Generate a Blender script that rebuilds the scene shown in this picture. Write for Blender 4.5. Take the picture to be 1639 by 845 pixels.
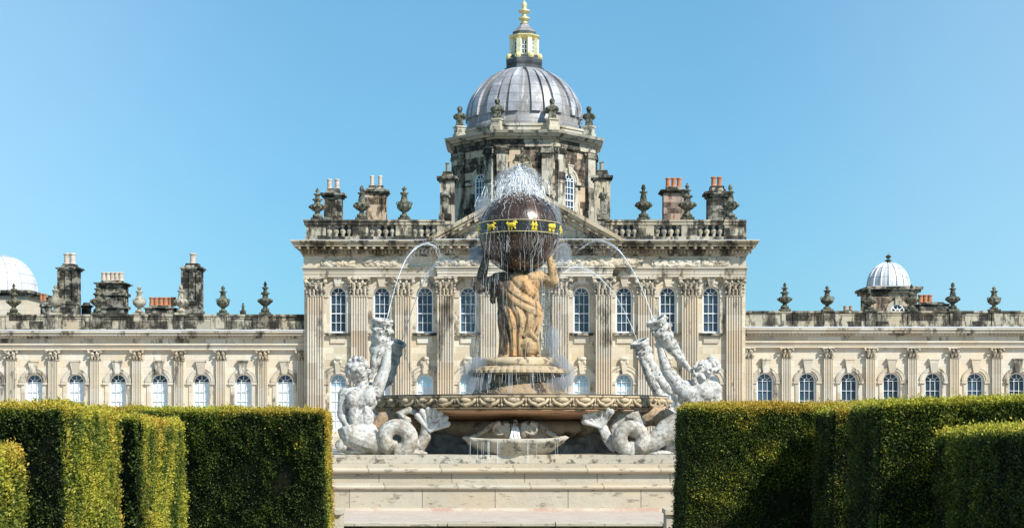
import bpy, math, random
import numpy as np
from mathutils import Vector, Matrix
R = math.radians
random.seed(7); rng = np.random.default_rng(7)
scn = bpy.context.scene
for o in list(bpy.data.objects): bpy.data.objects.remove(o)
COL = scn.collection

# ---------------------------------------------------------------- camera, sky, sun, exposure
F = 2480.0; CX = 819.5; HY = 675.0; EYE = 1.85       # focal length in photo pixels, horizon row, eye height
cam = bpy.data.cameras.new('camera'); co = bpy.data.objects.new('camera', cam); COL.objects.link(co)
co.location = (0, 0, EYE); co.rotation_euler = (R(90), 0, 0)
cam.sensor_width = 36; cam.lens = 36 * F / 1639; cam.shift_y = (HY - 422.5) / 1639
cam.clip_start = .1; cam.clip_end = 3000
scn.camera = co
SUN_EL, SUN_AZ = 43.0, 46.0                          # azimuth to the right of the line from scene to camera
a = R(SUN_AZ); e = R(SUN_EL)
L = Vector((math.sin(a)*math.cos(e), -math.cos(a)*math.cos(e), math.sin(e)))
w = bpy.data.worlds.new('World'); scn.world = w; w.use_nodes = True
nt = w.node_tree; nt.nodes.clear()
sky = nt.nodes.new('ShaderNodeTexSky'); sky.sky_type = 'NISHITA'; sky.sun_disc = False
sky.sun_elevation = e; sky.sun_rotation = math.atan2(L.x, L.y)
sky.air_density = 1.0; sky.dust_density = .6; sky.ozone_density = 1.6
gm = nt.nodes.new('ShaderNodeGamma'); gm.inputs[1].default_value = .5
hs = nt.nodes.new('ShaderNodeMix'); hs.data_type = 'RGBA'; hs.blend_type = 'MULTIPLY'; hs.inputs[0].default_value = 1; hs.inputs[7].default_value = (.83, 1.70, 2.22, 1)
bg = nt.nodes.new('ShaderNodeBackground'); bg.inputs[1].default_value = .115
wo = nt.nodes.new('ShaderNodeOutputWorld')
nt.links.new(sky.outputs[0], gm.inputs[0]); nt.links.new(gm.outputs[0], hs.inputs[6]); 
tcw = nt.nodes.new('ShaderNodeTexCoord'); sx = nt.nodes.new('ShaderNodeSeparateXYZ'); nt.links.new(tcw.outputs['Generated'], sx.inputs[0])
ab_ = nt.nodes.new('ShaderNodeMath'); ab_.operation = 'ABSOLUTE'; nt.links.new(sx.outputs[0], ab_.inputs[0])
mr = nt.nodes.new('ShaderNodeMapRange'); mr.interpolation_type = 'SMOOTHSTEP'; mr.inputs[1].default_value = .10; mr.inputs[2].default_value = .36; nt.links.new(ab_.outputs[0], mr.inputs[0])
wn = nt.nodes.new('ShaderNodeTexNoise'); wn.inputs['Scale'].default_value = 2.2; wn.inputs['Detail'].default_value = 4; nt.links.new(tcw.outputs['Generated'], wn.inputs['Vector'])
wm = nt.nodes.new('ShaderNodeMath'); wm.operation = 'MULTIPLY_ADD'; wm.inputs[1].default_value = .35; wm.inputs[2].default_value = -.14; nt.links.new(wn.outputs[0], wm.inputs[0])
wa = nt.nodes.new('ShaderNodeMath'); wa.operation = 'ADD'; wa.use_clamp = True; nt.links.new(mr.outputs[0], wa.inputs[0]); nt.links.new(wm.outputs[0], wa.inputs[1])
hz = nt.nodes.new('ShaderNodeMix'); hz.data_type = 'RGBA'; hz.blend_type = 'ADD'; hz.inputs[7].default_value = (.80, .74, .66, 1)
nt.links.new(wa.outputs[0], hz.inputs[0]); nt.links.new(hs.outputs[2], hz.inputs[6]); nt.links.new(hz.outputs[2], bg.inputs[0]); nt.links.new(bg.outputs[0], wo.inputs[0])
sl = bpy.data.lights.new('sun', 'SUN'); sl.energy = 5.0; sl.angle = R(.5); sl.color = (1, .965, .90)
so = bpy.data.objects.new('sun', sl); COL.objects.link(so)
so.rotation_euler = L.to_track_quat('Z', 'Y').to_euler(); so.location = (20, -20, 40)
scn.view_settings.view_transform = 'Standard'; scn.view_settings.look = 'None'
scn.view_settings.gamma = 1; scn.view_settings.use_curve_mapping = False
scn.view_settings.exposure = .45
scn.render.engine = 'CYCLES'

# ---------------------------------------------------------------- helpers
def X(px, Y): return (px - CX) / F * Y
def Z(py, Y): return EYE + (HY - py) / F * Y
def P(px, py, Y): return Vector((X(px, Y), Y, Z(py, Y)))

def uvsphere(nu=10, nv=7):
    v = []; f = []
    for j in range(nv + 1):
        t = math.pi * j / nv
        for i in range(nu):
            p = 2 * math.pi * i / nu
            v.append((math.sin(t)*math.cos(p), math.sin(t)*math.sin(p), math.cos(t)))
    for j in range(nv):
        for i in range(nu):
            A = j*nu+i; B = j*nu+(i+1) % nu; C = (j+1)*nu+(i+1) % nu; D = (j+1)*nu+i
            if j == 0: f.append((A, D, C))
            elif j == nv-1: f.append((A, D, B))
            else: f.append((A, D, C, B))
    return v, f
SPH = uvsphere(); SPL = uvsphere(7, 5)

class MB:
    def __init__(s): s.v = []; s.f = []
    def add(s, v, f):
        o = len(s.v); s.v.extend([tuple(p) for p in v]); s.f.extend([tuple(i+o for i in q) for q in f])
    def box(s, x0, x1, y0, y1, z0, z1):
        s.add([(x0,y0,z0),(x1,y0,z0),(x1,y1,z0),(x0,y1,z0),(x0,y0,z1),(x1,y0,z1),(x1,y1,z1),(x0,y1,z1)],
              [(0,3,2,1),(4,5,6,7),(0,1,5,4),(1,2,6,5),(2,3,7,6),(3,0,4,7)])
    def cbox(s, cx, cy, z0, z1, hx, hy, tx=1, ty=1):   # box tapered towards its top
        v = [(cx-hx,cy-hy,z0),(cx+hx,cy-hy,z0),(cx+hx,cy+hy,z0),(cx-hx,cy+hy,z0)]
        v += [(cx-hx*tx,cy-hy*ty,z1),(cx+hx*tx,cy-hy*ty,z1),(cx+hx*tx,cy+hy*ty,z1),(cx-hx*tx,cy+hy*ty,z1)]
        s.add(v, [(0,3,2,1),(4,5,6,7),(0,1,5,4),(1,2,6,5),(2,3,7,6),(3,0,4,7)])
    def obox(s, c, ax, ay, az):                         # oriented box, half axes
        c = Vector(c); ax = Vector(ax); ay = Vector(ay); az = Vector(az)
        v = [c+i*ax+j*ay+k*az for k in (-1,1) for (i,j) in ((-1,-1),(1,-1),(1,1),(-1,1))]
        s.add(v, [(0,3,2,1),(4,5,6,7),(0,1,5,4),(1,2,6,5),(2,3,7,6),(3,0,4,7)])
    def prism(s, pts, y0, y1):                          # polygon in XZ (counter-clockwise from the front)
        n = len(pts)
        v = [(p[0], y0, p[1]) for p in pts] + [(p[0], y1, p[1]) for p in pts]
        f = [tuple(range(n)), tuple(range(2*n-1, n-1, -1))]
        f += [(i, i+n, (i+1) % n + n, (i+1) % n) for i in range(n)]
        s.add(v, f)
    def plan(s, pts, z0, z1):                           # polygon in XY extruded upwards
        n = len(pts)
        v = [(p[0], p[1], z0) for p in pts] + [(p[0], p[1], z1) for p in pts]
        f = [tuple(range(n-1, -1, -1)), tuple(range(n, 2*n))]
        f += [(i, (i+1) % n, (i+1) % n + n, i+n) for i in range(n)]
        s.add(v, f)
    def lathe(s, prof, c, n=24, rot=0, cap=True, k=None):   # prof: (r, z) bottom to top; k modulates the radius
        v = []; m = len(prof)
        for j, (r, z) in enumerate(prof):
            for i in range(n):
                t = 2*math.pi*i/n + rot; q = r * (k(t, j) if k else 1)
                v.append((c[0]+q*math.cos(t), c[1]+q*math.sin(t), c[2]+z))
        f = [(j*n+i, j*n+(i+1) % n, (j+1)*n+(i+1) % n, (j+1)*n+i) for j in range(m-1) for i in range(n)]
        if cap: f += [tuple(range(n-1, -1, -1)), tuple(range((m-1)*n, m*n))]
        s.add(v, f)
    def ell(s, c, r, rot=None, lo=False):
        v, f = SPL if lo else SPH
        if not hasattr(r, '__len__'): r = (r, r, r)
        c = Vector(c); out = []
        for p in v:
            q = Vector((p[0]*r[0], p[1]*r[1], p[2]*r[2]))
            if rot is not None: q = rot @ q
            out.append(c + q)
        s.add(out, f)
    def tube(s, path, rad, n=8, cap=True, ell=1.0, k=None, up=None):
        path = [Vector(p) for p in path]; m = len(path)
        if not hasattr(rad, '__len__'): rad = [rad]*m
        u = None; v = []
        for j in range(m):
            t = (path[min(j+1, m-1)] - path[max(j-1, 0)]).normalized()
            if u is None:
                u = up.copy() if up else (Vector((0, 1, 0)) if abs(t.y) < .9 else Vector((1, 0, 0)))
            u = (u - t*u.dot(t)).normalized(); w_ = t.cross(u)
            for i in range(n):
                an = 2*math.pi*i/n; q = rad[j]*(k(an, j) if k else 1)
                v.append(path[j] + u*math.cos(an)*q*ell + w_*math.sin(an)*q)
        f = [(j*n+i, j*n+(i+1) % n, (j+1)*n+(i+1) % n, (j+1)*n+i) for j in range(m-1) for i in range(n)]
        if cap: f += [tuple(range(n-1, -1, -1)), tuple(range((m-1)*n, m*n))]
        s.add(v, f)
    def cap(s, p0, p1, r0, r1):                         # tapered capsule
        p0 = Vector(p0); p1 = Vector(p1); d = (p1-p0); l = d.length
        if l < 1e-5: s.ell(p0, r0); return
        d /= l
        pts = []; rs = []
        for t in (-1, -.87, -.5): pts.append(p0 + d*t*r0); rs.append(max(r0*math.sqrt(max(0, 1-t*t)), r0*.08))
        for t in (0, .5, 1): pts.append(p0.lerp(p1, t)); rs.append(r0+(r1-r0)*t)
        for t in (.5, .87, 1): pts.append(p1 + d*t*r1); rs.append(max(r1*math.sqrt(max(0, 1-t*t)), r1*.08))
        s.tube(pts, rs, 12)
    def torus(s, c, R0, r, n=24, m=8, ax=(0,1,0)):
        q = Vector((0,0,1)).rotation_difference(Vector(ax))
        v = []
        for i in range(n):
            t = 2*math.pi*i/n
            for j in range(m):
                p = 2*math.pi*j/m
                v.append(Vector(c) + q @ Vector(((R0+r*math.cos(p))*math.cos(t), (R0+r*math.cos(p))*math.sin(t), r*math.sin(p))))
        f = [(i*m+j, ((i+1) % n)*m+j, ((i+1) % n)*m+(j+1) % m, i*m+(j+1) % m) for i in range(n) for j in range(m)]
        s.add(v, f)
    def mesh(s, name, off=(0,0,0), smooth=False):
        me = bpy.data.meshes.new(name)
        me.from_pydata([(p[0]-off[0], p[1]-off[1], p[2]-off[2]) for p in s.v], [], s.f)
        me.validate()
        if smooth: me.polygons.foreach_set('use_smooth', [True]*len(me.polygons))
        return me

def wpos(o):
    p = Vector((0,0,0))
    while o is not None: p = p + o.location; o = o.parent
    return p
def obj(name, mb, mat, parent=None, smooth=False, off=None, loc=None):
    """mb holds world coordinates; the object gets its parent's origin"""
    org = wpos(parent) if parent is not None else Vector(off if off else (0,0,0))
    if loc is not None: org = Vector(loc)
    me = mb.mesh(name, org, smooth) if isinstance(mb, MB) else mb
    me.materials.append(mat)
    o = bpy.data.objects.new(name, me); COL.objects.link(o)
    if parent is not None:
        o.parent = parent; o.location = org - wpos(parent)
    else: o.location = org
    return o
def tag(o, label=None, cat=None, group=None, kind=None):
    if label: o['label'] = label
    if cat: o['category'] = cat
    if group: o['group'] = group
    if kind: o['kind'] = kind
    return o
def thing(name, label, cat, loc=(0,0,0), group=None):
    o = bpy.data.objects.new(name, None); COL.objects.link(o); o.location = loc; o.empty_display_size = .3
    return tag(o, label, cat, group)
KIDS = {}
def copy_tree(o, parent=None, loc=None):
    c = o.copy(); COL.objects.link(c); c.parent = parent
    if loc is not None: c.location = loc
    for ch in [k for k in bpy.data.objects if k.parent is o]: copy_tree(ch, c)
    return c
def sculpt(mb, voxel, off, smooth_it=4, disp=0, dscale=.1):
    """fuse overlapping closed shapes into one continuous surface"""
    me = mb.mesh('tmp', off); t = bpy.data.objects.new('tmp', me); COL.objects.link(t)
    m = t.modifiers.new('r', 'REMESH'); m.mode = 'VOXEL'; m.voxel_size = voxel; m.use_smooth_shade = True
    if smooth_it: q = t.modifiers.new('s', 'SMOOTH'); q.iterations = smooth_it; q.factor = .5
    if disp:
        tx = bpy.data.textures.new('n', 'CLOUDS'); tx.noise_scale = dscale; tx.noise_depth = 3
        d = t.modifiers.new('d', 'DISPLACE'); d.texture = tx; d.strength = disp; d.mid_level = .5
    dg = bpy.context.evaluated_depsgraph_get()
    out = bpy.data.meshes.new_from_object(t.evaluated_get(dg))
    bpy.data.objects.remove(t)
    out.polygons.foreach_set('use_smooth', [True]*len(out.polygons))
    return out

# ---------------------------------------------------------------- materials
class NT:
    def __init__(s, name):
        s.m = bpy.data.materials.new(name); s.m.use_nodes = True; s.t = s.m.node_tree; s.t.nodes.clear()
        s.out = s.n('OutputMaterial'); s.b = s.n('BsdfPrincipled'); s.l(s.b.outputs[0], s.out.inputs[0])
    def n(s, t, **k):
        q = s.t.nodes.new('ShaderNode'+t)
        for a_, b_ in k.items():
            if a_ in ('operation','blend_type','data_type','feature','musgrave_type','attribute_name','offset','squash','interpolation_type','clamp_factor'): setattr(q, a_, b_)
            else: q.inputs[a_].default_value = b_
        return q
    def l(s, a_, b_): s.t.links.new(a_, b_)
    def coord(s, scale=(1,1,1), rnd=False, kind='Object'):
        tc = s.n('TexCoord'); mp = s.n('Mapping'); mp.inputs['Scale'].default_value = scale
        s.l(tc.outputs[kind], mp.inputs[0])
        if rnd:
            oi = s.n('ObjectInfo'); mu = s.n('Math', operation='MULTIPLY'); mu.inputs[1].default_value = 37
            s.l(oi.outputs['Random'], mu.inputs[0]); s.l(mu.outputs[0], mp.inputs['Location'])
        return mp.outputs[0]
    def noise(s, vec, scale, detail=4, rough=.55):
        q = s.n('TexNoise'); q.inputs['Scale'].default_value = scale; q.inputs['Detail'].default_value = detail; q.inputs['Roughness'].default_value = rough
        s.l(vec, q.inputs['Vector']); return q.outputs[0]
    def ramp(s, fac, pts):
        q = s.n('ValToRGB'); e_ = q.color_ramp.elements
        while len(e_) < len(pts): e_.new(.5)
        for i, (p, c) in enumerate(pts):
            e_[i].position = p; e_[i].color = (c, c, c, 1) if not hasattr(c, '__len__') else (*c, 1)
        s.l(fac, q.inputs[0]); return q.outputs[0]
    def mix(s, fac, a_, b_, mode='MIX'):
        q = s.n('Mix', data_type='RGBA', blend_type=mode)
        for idx, x in ((0, fac), (6, a_), (7, b_)):
            if isinstance(x, bpy.types.NodeSocket): s.l(x, q.inputs[idx])
            elif idx == 0: q.inputs[0].default_value = x
            else: q.inputs[idx].default_value = (*x, 1)
        return q.outputs[2]
    def math(s, op, a_, b_):
        q = s.n('Math', operation=op)
        for i, x in ((0, a_), (1, b_)):
            if isinstance(x, bpy.types.NodeSocket): s.l(x, q.inputs[i])
            else: q.inputs[i].default_value = x
        return q.outputs[0]
    def bump(s, h, strength=.3, dist=.02):
        q = s.n('Bump'); q.inputs['Strength'].default_value = strength; q.inputs['Distance'].default_value = dist
        s.l(h, q.inputs['Height']); s.l(q.outputs[0], s.b.inputs['Normal'])
    def fin(s, col, rough=.8, metal=0, spec=.3):
        if isinstance(col, bpy.types.NodeSocket): s.l(col, s.b.inputs['Base Color'])
        else: s.b.inputs['Base Color'].default_value = (*col, 1)
        s.b.inputs['Roughness'].default_value = rough; s.b.inputs['Metallic'].default_value = metal
        s.b.inputs['Specular IOR Level'].default_value = spec
        return s.m

def stone(name, ca, cb, dark=(.05,.045,.035), soot=.35, sscale=.5, blocks=(1.0,.42), dblk=0.0, mortar=.75, bump=.25, fine=4.0, rnd=True, streak=True):
    s = NT(name); v = s.coord(rnd=False)
    vr = s.coord(rnd=rnd)
    sep = s.n('SeparateXYZ'); s.l(v, sep.inputs[0])
    u = s.math('ADD', sep.outputs[0], s.math('MULTIPLY', sep.outputs[1], .83))
    cmb = s.n('CombineXYZ'); s.l(u, cmb.inputs[0]); s.l(sep.outputs[2], cmb.inputs[1])
    if rnd:
        oi = s.n('ObjectInfo'); ad = s.n('VectorMath', operation='ADD'); s.l(cmb.outputs[0], ad.inputs[0])
        k = s.n('CombineXYZ'); s.l(s.math('MULTIPLY', oi.outputs['Random'], 31.0), k.inputs[0])
        s.l(s.math('MULTIPLY', s.math('FLOOR', s.math('MULTIPLY', oi.outputs['Random'], 50.0), 0), blocks[1]*2), k.inputs[1])
        s.l(k.outputs[0], ad.inputs[1]); bv = ad.outputs[0]
    else: bv = cmb.outputs[0]
    br = s.n('TexBrick'); s.l(bv, br.inputs['Vector'])
    br.inputs['Color1'].default_value = (0,0,0,1); br.inputs['Color2'].default_value = (1,1,1,1); br.inputs['Mortar'].default_value = (.5,.5,.5,1)
    br.inputs['Scale'].default_value = 1; br.inputs['Brick Width'].default_value = blocks[0]; br.inputs['Row Height'].default_value = blocks[1]
    br.inputs['Mortar Size'].default_value = .012; br.inputs['Mortar Smooth'].default_value = .2; br.inputs['Bias'].default_value = 0
    rv = br.outputs['Color']
    col = s.mix(rv, ca, cb)
    n2 = s.noise(vr, fine, 5, .6)
    col = s.mix(s.ramp(n2, [(.35, 0), (.7, .35)]), col, tuple(c*.62 for c in ca))
    warm = s.ramp(s.noise(vr, .35, 3), [(.45, 0), (.65, .45)])
    col = s.mix(warm, col, (ca[0]*1.02, ca[1]*.86, ca[2]*.66))
    if dblk > 0:
        dk = s.ramp(rv, [(max(0, 1-dblk-.03), 0), (min(1, 1-dblk+.03), .9)])
        nz = s.ramp(s.noise(vr, 1.6, 5, .7), [(.36, .35), (.52, 1)])
        col = s.mix(s.math('MULTIPLY', dk, nz), col, dark)
    sv = s.coord((.4, .4, 1.3) if streak == 'h' else (1, 1, .35 if streak else 1), rnd)
    lo__ = .665-soot*.27; so_ = s.ramp(s.noise(sv, sscale*2.4, 8, .72), [(lo__, 0), (lo__+.035, .55), (lo__+.11, .93)])
    col = s.mix(so_, col, dark)
    col = s.mix(s.math('MULTIPLY', br.outputs['Fac'], 1-mortar), col, tuple(c*.3 for c in ca))
    h = s.math('SUBTRACT', s.noise(vr, 9, 5, .7), s.math('MULTIPLY', br.outputs['Fac'], .6))
    s.bump(h, bump, .03)
    return s.fin(col, .88, 0, .2)

M = {}
M['wall'] = stone('house_stone', (.62,.57,.455), (.44,.36,.245), soot=.24, sscale=.25, blocks=(1.1,.46), mortar=.6)
M['wallwing'] = stone('wing_stone', (.64,.59,.50), (.54,.46,.35), soot=.12, sscale=.3, blocks=(1.2,.5), mortar=.7)
M['pil'] = stone('pilaster_stone', (.60,.55,.46), (.40,.32,.24), soot=.28, sscale=.2, blocks=(3.0,1.15), mortar=.8)
M['pilwing'] = stone('wing_pilaster_stone', (.62,.57,.48), (.52,.45,.34), soot=.18, sscale=.3, blocks=(2.0,1.0), mortar=.8)
M['ent'] = stone('entablature_stone', (.61,.57,.48), (.40,.34,.26), soot=.44, sscale=.35, blocks=(2.4,.7), mortar=.7)
M['cornice'] = stone('cornice_stone', (.46,.41,.31), (.30,.25,.17), dark=(.025,.022,.017), soot=.66, sscale=.4, blocks=(1.6,.6), mortar=.8)
M['attic'] = stone('weathered_attic_stone', (.54,.51,.43), (.36,.33,.27), dark=(.03,.028,.022), soot=.52, sscale=.6, blocks=(1.8,.5), mortar=.8)
M['cap'] = stone('capital_stone', (.54,.49,.40), (.36,.31,.23), soot=.60, sscale=1.2, blocks=(4,4), mortar=1, streak=False)
M['par'] = stone('parapet_stone', (.44,.40,.31), (.26,.23,.17), dark=(.018,.017,.015), soot=.68, sscale=.6, blocks=(1.0,.55), dblk=.45, mortar=.7)
M['drum'] = stone('drum_stone', (.54,.44,.33), (.38,.28,.20), dark=(.017,.014,.012), soot=.58, sscale=.6, blocks=(.85,.55), dblk=.48, mortar=.7)
M['drumpil'] = stone('drum_pilaster_stone', (.52,.48,.39), (.36,.31,.24), dark=(.018,.016,.014), soot=.58, sscale=.5, blocks=(3,.9), dblk=.3, mortar=.8)
M['black'] = stone('sooty_stone', (.34,.32,.26), (.14,.13,.10), dark=(.014,.014,.012), soot=.70, sscale=1.1, blocks=(.8,.45), dblk=.5, mortar=.8, streak=False)
M['urn'] = stone('mossy_stone', (.20,.20,.155), (.09,.095,.07), dark=(.015,.019,.013), soot=.76, sscale=1.6, blocks=(4,4), mortar=1, streak=False)
M['urnpale'] = stone('pale_urn_stone', (.42,.38,.30), (.24,.22,.165), dark=(.06,.06,.05), soot=.55, sscale=1.4, blocks=(4,4), mortar=1, streak=False)
M['chimbrick'] = stone('pink_block_stone', (.46,.30,.23), (.40,.36,.29), dark=(.05,.03,.025), soot=.35, sscale=.7, blocks=(.7,.42), dblk=.35, mortar=.7)
M['plinth'] = stone('plinth_stone', (.51,.46,.37), (.42,.37,.28), dark=(.17,.15,.12), soot=.36, sscale=3.2, blocks=(1.27,5), mortar=.35, bump=.35, fine=3.2, rnd=True, streak='h')
M['basin'] = stone('basin_stone', (.40,.29,.18), (.28,.20,.125), dark=(.035,.025,.018), soot=.55, sscale=.9, blocks=(4,4), mortar=1, bump=.35, fine=6, streak=False)
M['rim'] = stone('rim_stone', (.50,.41,.28), (.38,.29,.185), dark=(.06,.04,.028), soot=.48, sscale=1.8, blocks=(6,6), mortar=1, bump=.3, fine=9, streak=False)
M['shell'] = stone('shell_basin_stone', (.50,.46,.38), (.38,.34,.275), dark=(.06,.055,.05), soot=.52, sscale=2.2, blocks=(6,6), mortar=1, bump=.3, fine=9, streak=False)

def marble():
    s = NT('weathered_white_stone'); v = s.coord(rnd=False)
    col = s.mix(s.ramp(s.noise(v, 2.2, 5), [(.4, 0), (.7, .7)]), (.56,.55,.53), (.34,.31,.27))
    sp = s.ramp(s.noise(v, 15, 6, .78), [(.48, 0), (.56, .9)])
    big = s.ramp(s.noise(v, 2.6, 4, .6), [(.36, .12), (.56, 1)])
    col = s.mix(s.math('MULTIPLY', sp, big), col, (.13,.12,.105))
    s.bump(s.noise(v, 32, 5, .7), .5, .012); return s.fin(col, .8, 0, .25)
M['marble'] = marble()
def marble_grey():
    s = NT('dark_stained_stone'); v = s.coord(rnd=False)
    col = s.mix(s.ramp(s.noise(v, 5, 6, .7), [(.38, 0), (.62, 1)]), (.46,.44,.41), (.17,.16,.145))
    s.bump(s.noise(v, 30, 5, .7), .5, .012); return s.fin(col, .75, 0, .3)
M['marbleg'] = marble_grey()
def scales(name, ca, cb):
    s = NT(name); v = s.coord(rnd=False)
    vo = s.n('TexVoronoi'); vo.inputs['Scale'].default_value = 14; s.l(v, vo.inputs['Vector'])
    col = s.mix(s.ramp(s.noise(v, 3, 5), [(.4, 0), (.65, 1)]), ca, cb)
    col = s.mix(s.ramp(s.noise(v, 20, 6, .75), [(.52, 0), (.64, .75)]), col, (.15,.13,.11))
    col = s.mix(s.ramp(vo.outputs['Distance'], [(.45, 0), (.75, .5)]), col, (.12,.10,.08))
    s.bump(vo.outputs['Distance'], .35, -.012); return s.fin(col, .8, 0, .25)
M['scale'] = scales('scaly_white_stone', (.52,.50,.46), (.33,.29,.23))
M['scaleo'] = scales('scaly_ochre_stone', (.48,.32,.19), (.36,.26,.17))
def atlas_mat():
    s = NT('atlas_ochre_stone'); v = s.coord(rnd=False)
    n = s.noise(s.coord((1,1,.4)), 3.0, 5, .6)
    col = s.mix(s.ramp(n, [(.35, 0), (.62, 1)]), (.46,.26,.105), (.40,.28,.15))
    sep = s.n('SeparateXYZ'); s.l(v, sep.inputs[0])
    g = s.math('ADD', s.math('MULTIPLY', sep.outputs[0], -1.0), s.math('MULTIPLY', s.math('SUBTRACT', n, .5), 1.6))  # darker towards minus x, edge broken up by noise
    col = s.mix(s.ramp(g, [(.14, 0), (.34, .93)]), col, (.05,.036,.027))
    col = s.mix(s.ramp(s.noise(v, 7, 6, .7), [(.52, 0), (.60, .7)]), col, (.10,.062,.035))
    col = s.mix(s.ramp(s.noise(s.coord((1,1,.22)), 11, 5, .7), [(.54, 0), (.62, .75)]), col, (.07,.045,.028))
    s.bump(s.noise(v, 22, 5, .7), .5, .015); return s.fin(col, .68, 0, .3)
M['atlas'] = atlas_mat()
def lead(name, ca, cb, white=.5, fx=7.0, sp=.5):
    s = NT(name); tc = s.n('TexCoord'); sep = s.n('SeparateXYZ'); s.l(tc.outputs['Object'], sep.inputs[0])
    an = s.math('ARCTAN2', sep.outputs[1], sep.outputs[0])
    cmb = s.n('CombineXYZ'); s.l(s.math('MULTIPLY', an, fx), cmb.inputs[0]); s.l(s.math('MULTIPLY', sep.outputs[2], .28), cmb.inputs[1])
    n = s.noise(cmb.outputs[0], 1.3, 5, .6)
    v = s.coord()
    col = s.mix(s.ramp(s.noise(v, .7, 4), [(.35, 0), (.65, 1)]), ca, cb)
    col = s.mix(s.ramp(n, [(.55, 0), (.66, white)]), col, (.62,.62,.64))
    col = s.mix(s.ramp(n, [(.28, .7), (.40, 0)]), col, (.07,.07,.075))
    rows = s.n('TexWave'); rows.inputs['Scale'].default_value = .42; 
    cz = s.n('CombineXYZ'); s.l(sep.outputs[2], cz.inputs[0]); s.l(cz.outputs[0], rows.inputs['Vector'])
    col = s.mix(s.ramp(rows.outputs['Color'], [(.0, .45), (.04, 0)]), col, (.06,.06,.065))
    s.bump(s.noise(v, 3, 4), .15, .03); return s.fin(col, .5, .15, sp)
M['lead'] = lead('dome_lead', (.27,.26,.265), (.19,.175,.165), .6)
M['leadrib'] = lead('rib_lead', (.40,.40,.43), (.18,.175,.185), .95, 3.0)
M['leadwhite'] = lead('pale_dome_lead', (.62,.63,.65), (.50,.51,.54), .7, 6)
M['leaddark'] = lead('dark_lead', (.09,.095,.105), (.045,.05,.055), .15, 4)
def simple(name, col, rough=.6, metal=0, spec=.4, var=.25, sc=6, bump=.1):
    s = NT(name); v = s.coord(rnd=True)
    c = s.mix(s.ramp(s.noise(v, sc, 4), [(.35, 0), (.65, 1)]), col, tuple(x*(1-var) for x in col))
    s.bump(s.noise(v, sc*5, 3), bump, .01); return s.fin(c, rough, metal, spec)
M['gold'] = simple('gilding', (.80,.66,.32), .42, .5, .5, .15)
M['goldpaint'] = simple('gold_leaf', (.80,.60,.05), .4, .25, .5, .2, 20)
M['cream'] = simple('cream_paint', (.82,.78,.56), .5, .1)
M['white'] = simple('white_paint', (.78,.80,.80), .4, 0, .4, .08)
M['pot'] = simple('terracotta', (.50,.22,.11), .85, 0, .2, .35, 3)
M['potpale'] = simple('pale_clay', (.58,.48,.40), .85, 0, .2, .3, 3)
M['blackband'] = simple('black_enamel', (.018,.017,.015), .35, 0, .5, .3)
def glassm(name, col, rough=.06, var=.5):
    s = NT(name); v = s.coord((1,1,1), True)
    c = s.mix(s.ramp(s.noise(v, .9, 2), [(.35, 0), (.65, 1)]), col, tuple(x*(1-var) for x in col))
    oi = s.n('ObjectInfo'); c = s.mix(s.ramp(oi.outputs['Random'], [(.3, 0), (.9, .6)]), c, tuple(x*2.1 for x in col))
    s.bump(s.noise(v, 1.8, 2), .12, .03)
    return s.fin(c, rough, 0, .35)
M['glass'] = glassm('window_glass', (.036,.062,.095))
M['glassblue'] = glassm('pale_window_glass', (.30,.46,.56), .1, .25)
M['blind'] = simple('window_blind', (.66,.74,.78), .6, 0, .4, .12, .8)
def globe_mat():
    s = NT('wet_bronze'); v = s.coord()
    c = s.mix(s.ramp(s.noise(v, 3.5, 5, .65), [(.35, 0), (.65, 1)]), (.075,.036,.02), (.022,.014,.011))
    sv = s.coord((6,6,.7)); c = s.mix(s.ramp(s.noise(sv, 1.6, 4), [(.56, 0), (.68, .5)]), c, (.13,.075,.045))
    s.bump(s.noise(sv, 2.2, 5), .35, .02); return s.fin(c, .28, .2, .6)
M['globe'] = globe_mat()
def water_mat(name, alpha_lo, alpha_hi, scale, col=(.86,.92,.96)):
    s = NT(name); v = s.coord((1,1,.35))
    n = s.noise(v, scale, 4, .65)
    a_ = s.ramp(n, [(.35, alpha_lo), (.62, alpha_hi)])
    s.l(a_, s.b.inputs['Alpha'])
    s.bump(s.noise(v, scale*2, 3), .4, .02)
    m = s.fin(col, .15, 0, .5); return m
M['water'] = water_mat('falling_water', .15, .75, 9)
M['waterjet'] = water_mat('water_jet', .15, .75, 16)
M['froth'] = water_mat('water_froth', .5, 1.0, 12, (.97,.98,1))
def veil(name, lo_, hi_, amax, sx, sz, col=(.93,.96,1)):
    s = NT(name); v = s.coord((sx, sx, sz)); v2 = s.coord((2, 2, .8))
    a_ = s.ramp(s.noise(v, 1.0, 5, .7), [(lo_, 0), (hi_, amax)]); c_ = s.ramp(s.noise(v2, 1.3, 3), [(.35, .15), (.62, 1)])
    s.l(s.math('MULTIPLY', a_, c_), s.b.inputs['Alpha']); return s.fin(col, .4, 0, .4)
M['sheet'] = veil('clinging_water', .60, .80, .6, 13, 2.0)
M['curtain'] = veil('water_veil', .58, .80, .32, 22, 1.6)
def mistm():
    m = bpy.data.materials.new('water_mist'); m.use_nodes = True; t = m.node_tree; t.nodes.clear()
    o = t.nodes.new('ShaderNodeOutputMaterial'); p = t.nodes.new('ShaderNodeVolumePrincipled')
    p.inputs['Color'].default_value = (.93,.96,1,1); p.inputs['Density'].default_value = 3.2; p.inputs['Anisotropy'].default_value = .2
    t.links.new(p.outputs[0], o.inputs['Volume']); return m
M['mist'] = mistm()
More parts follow.
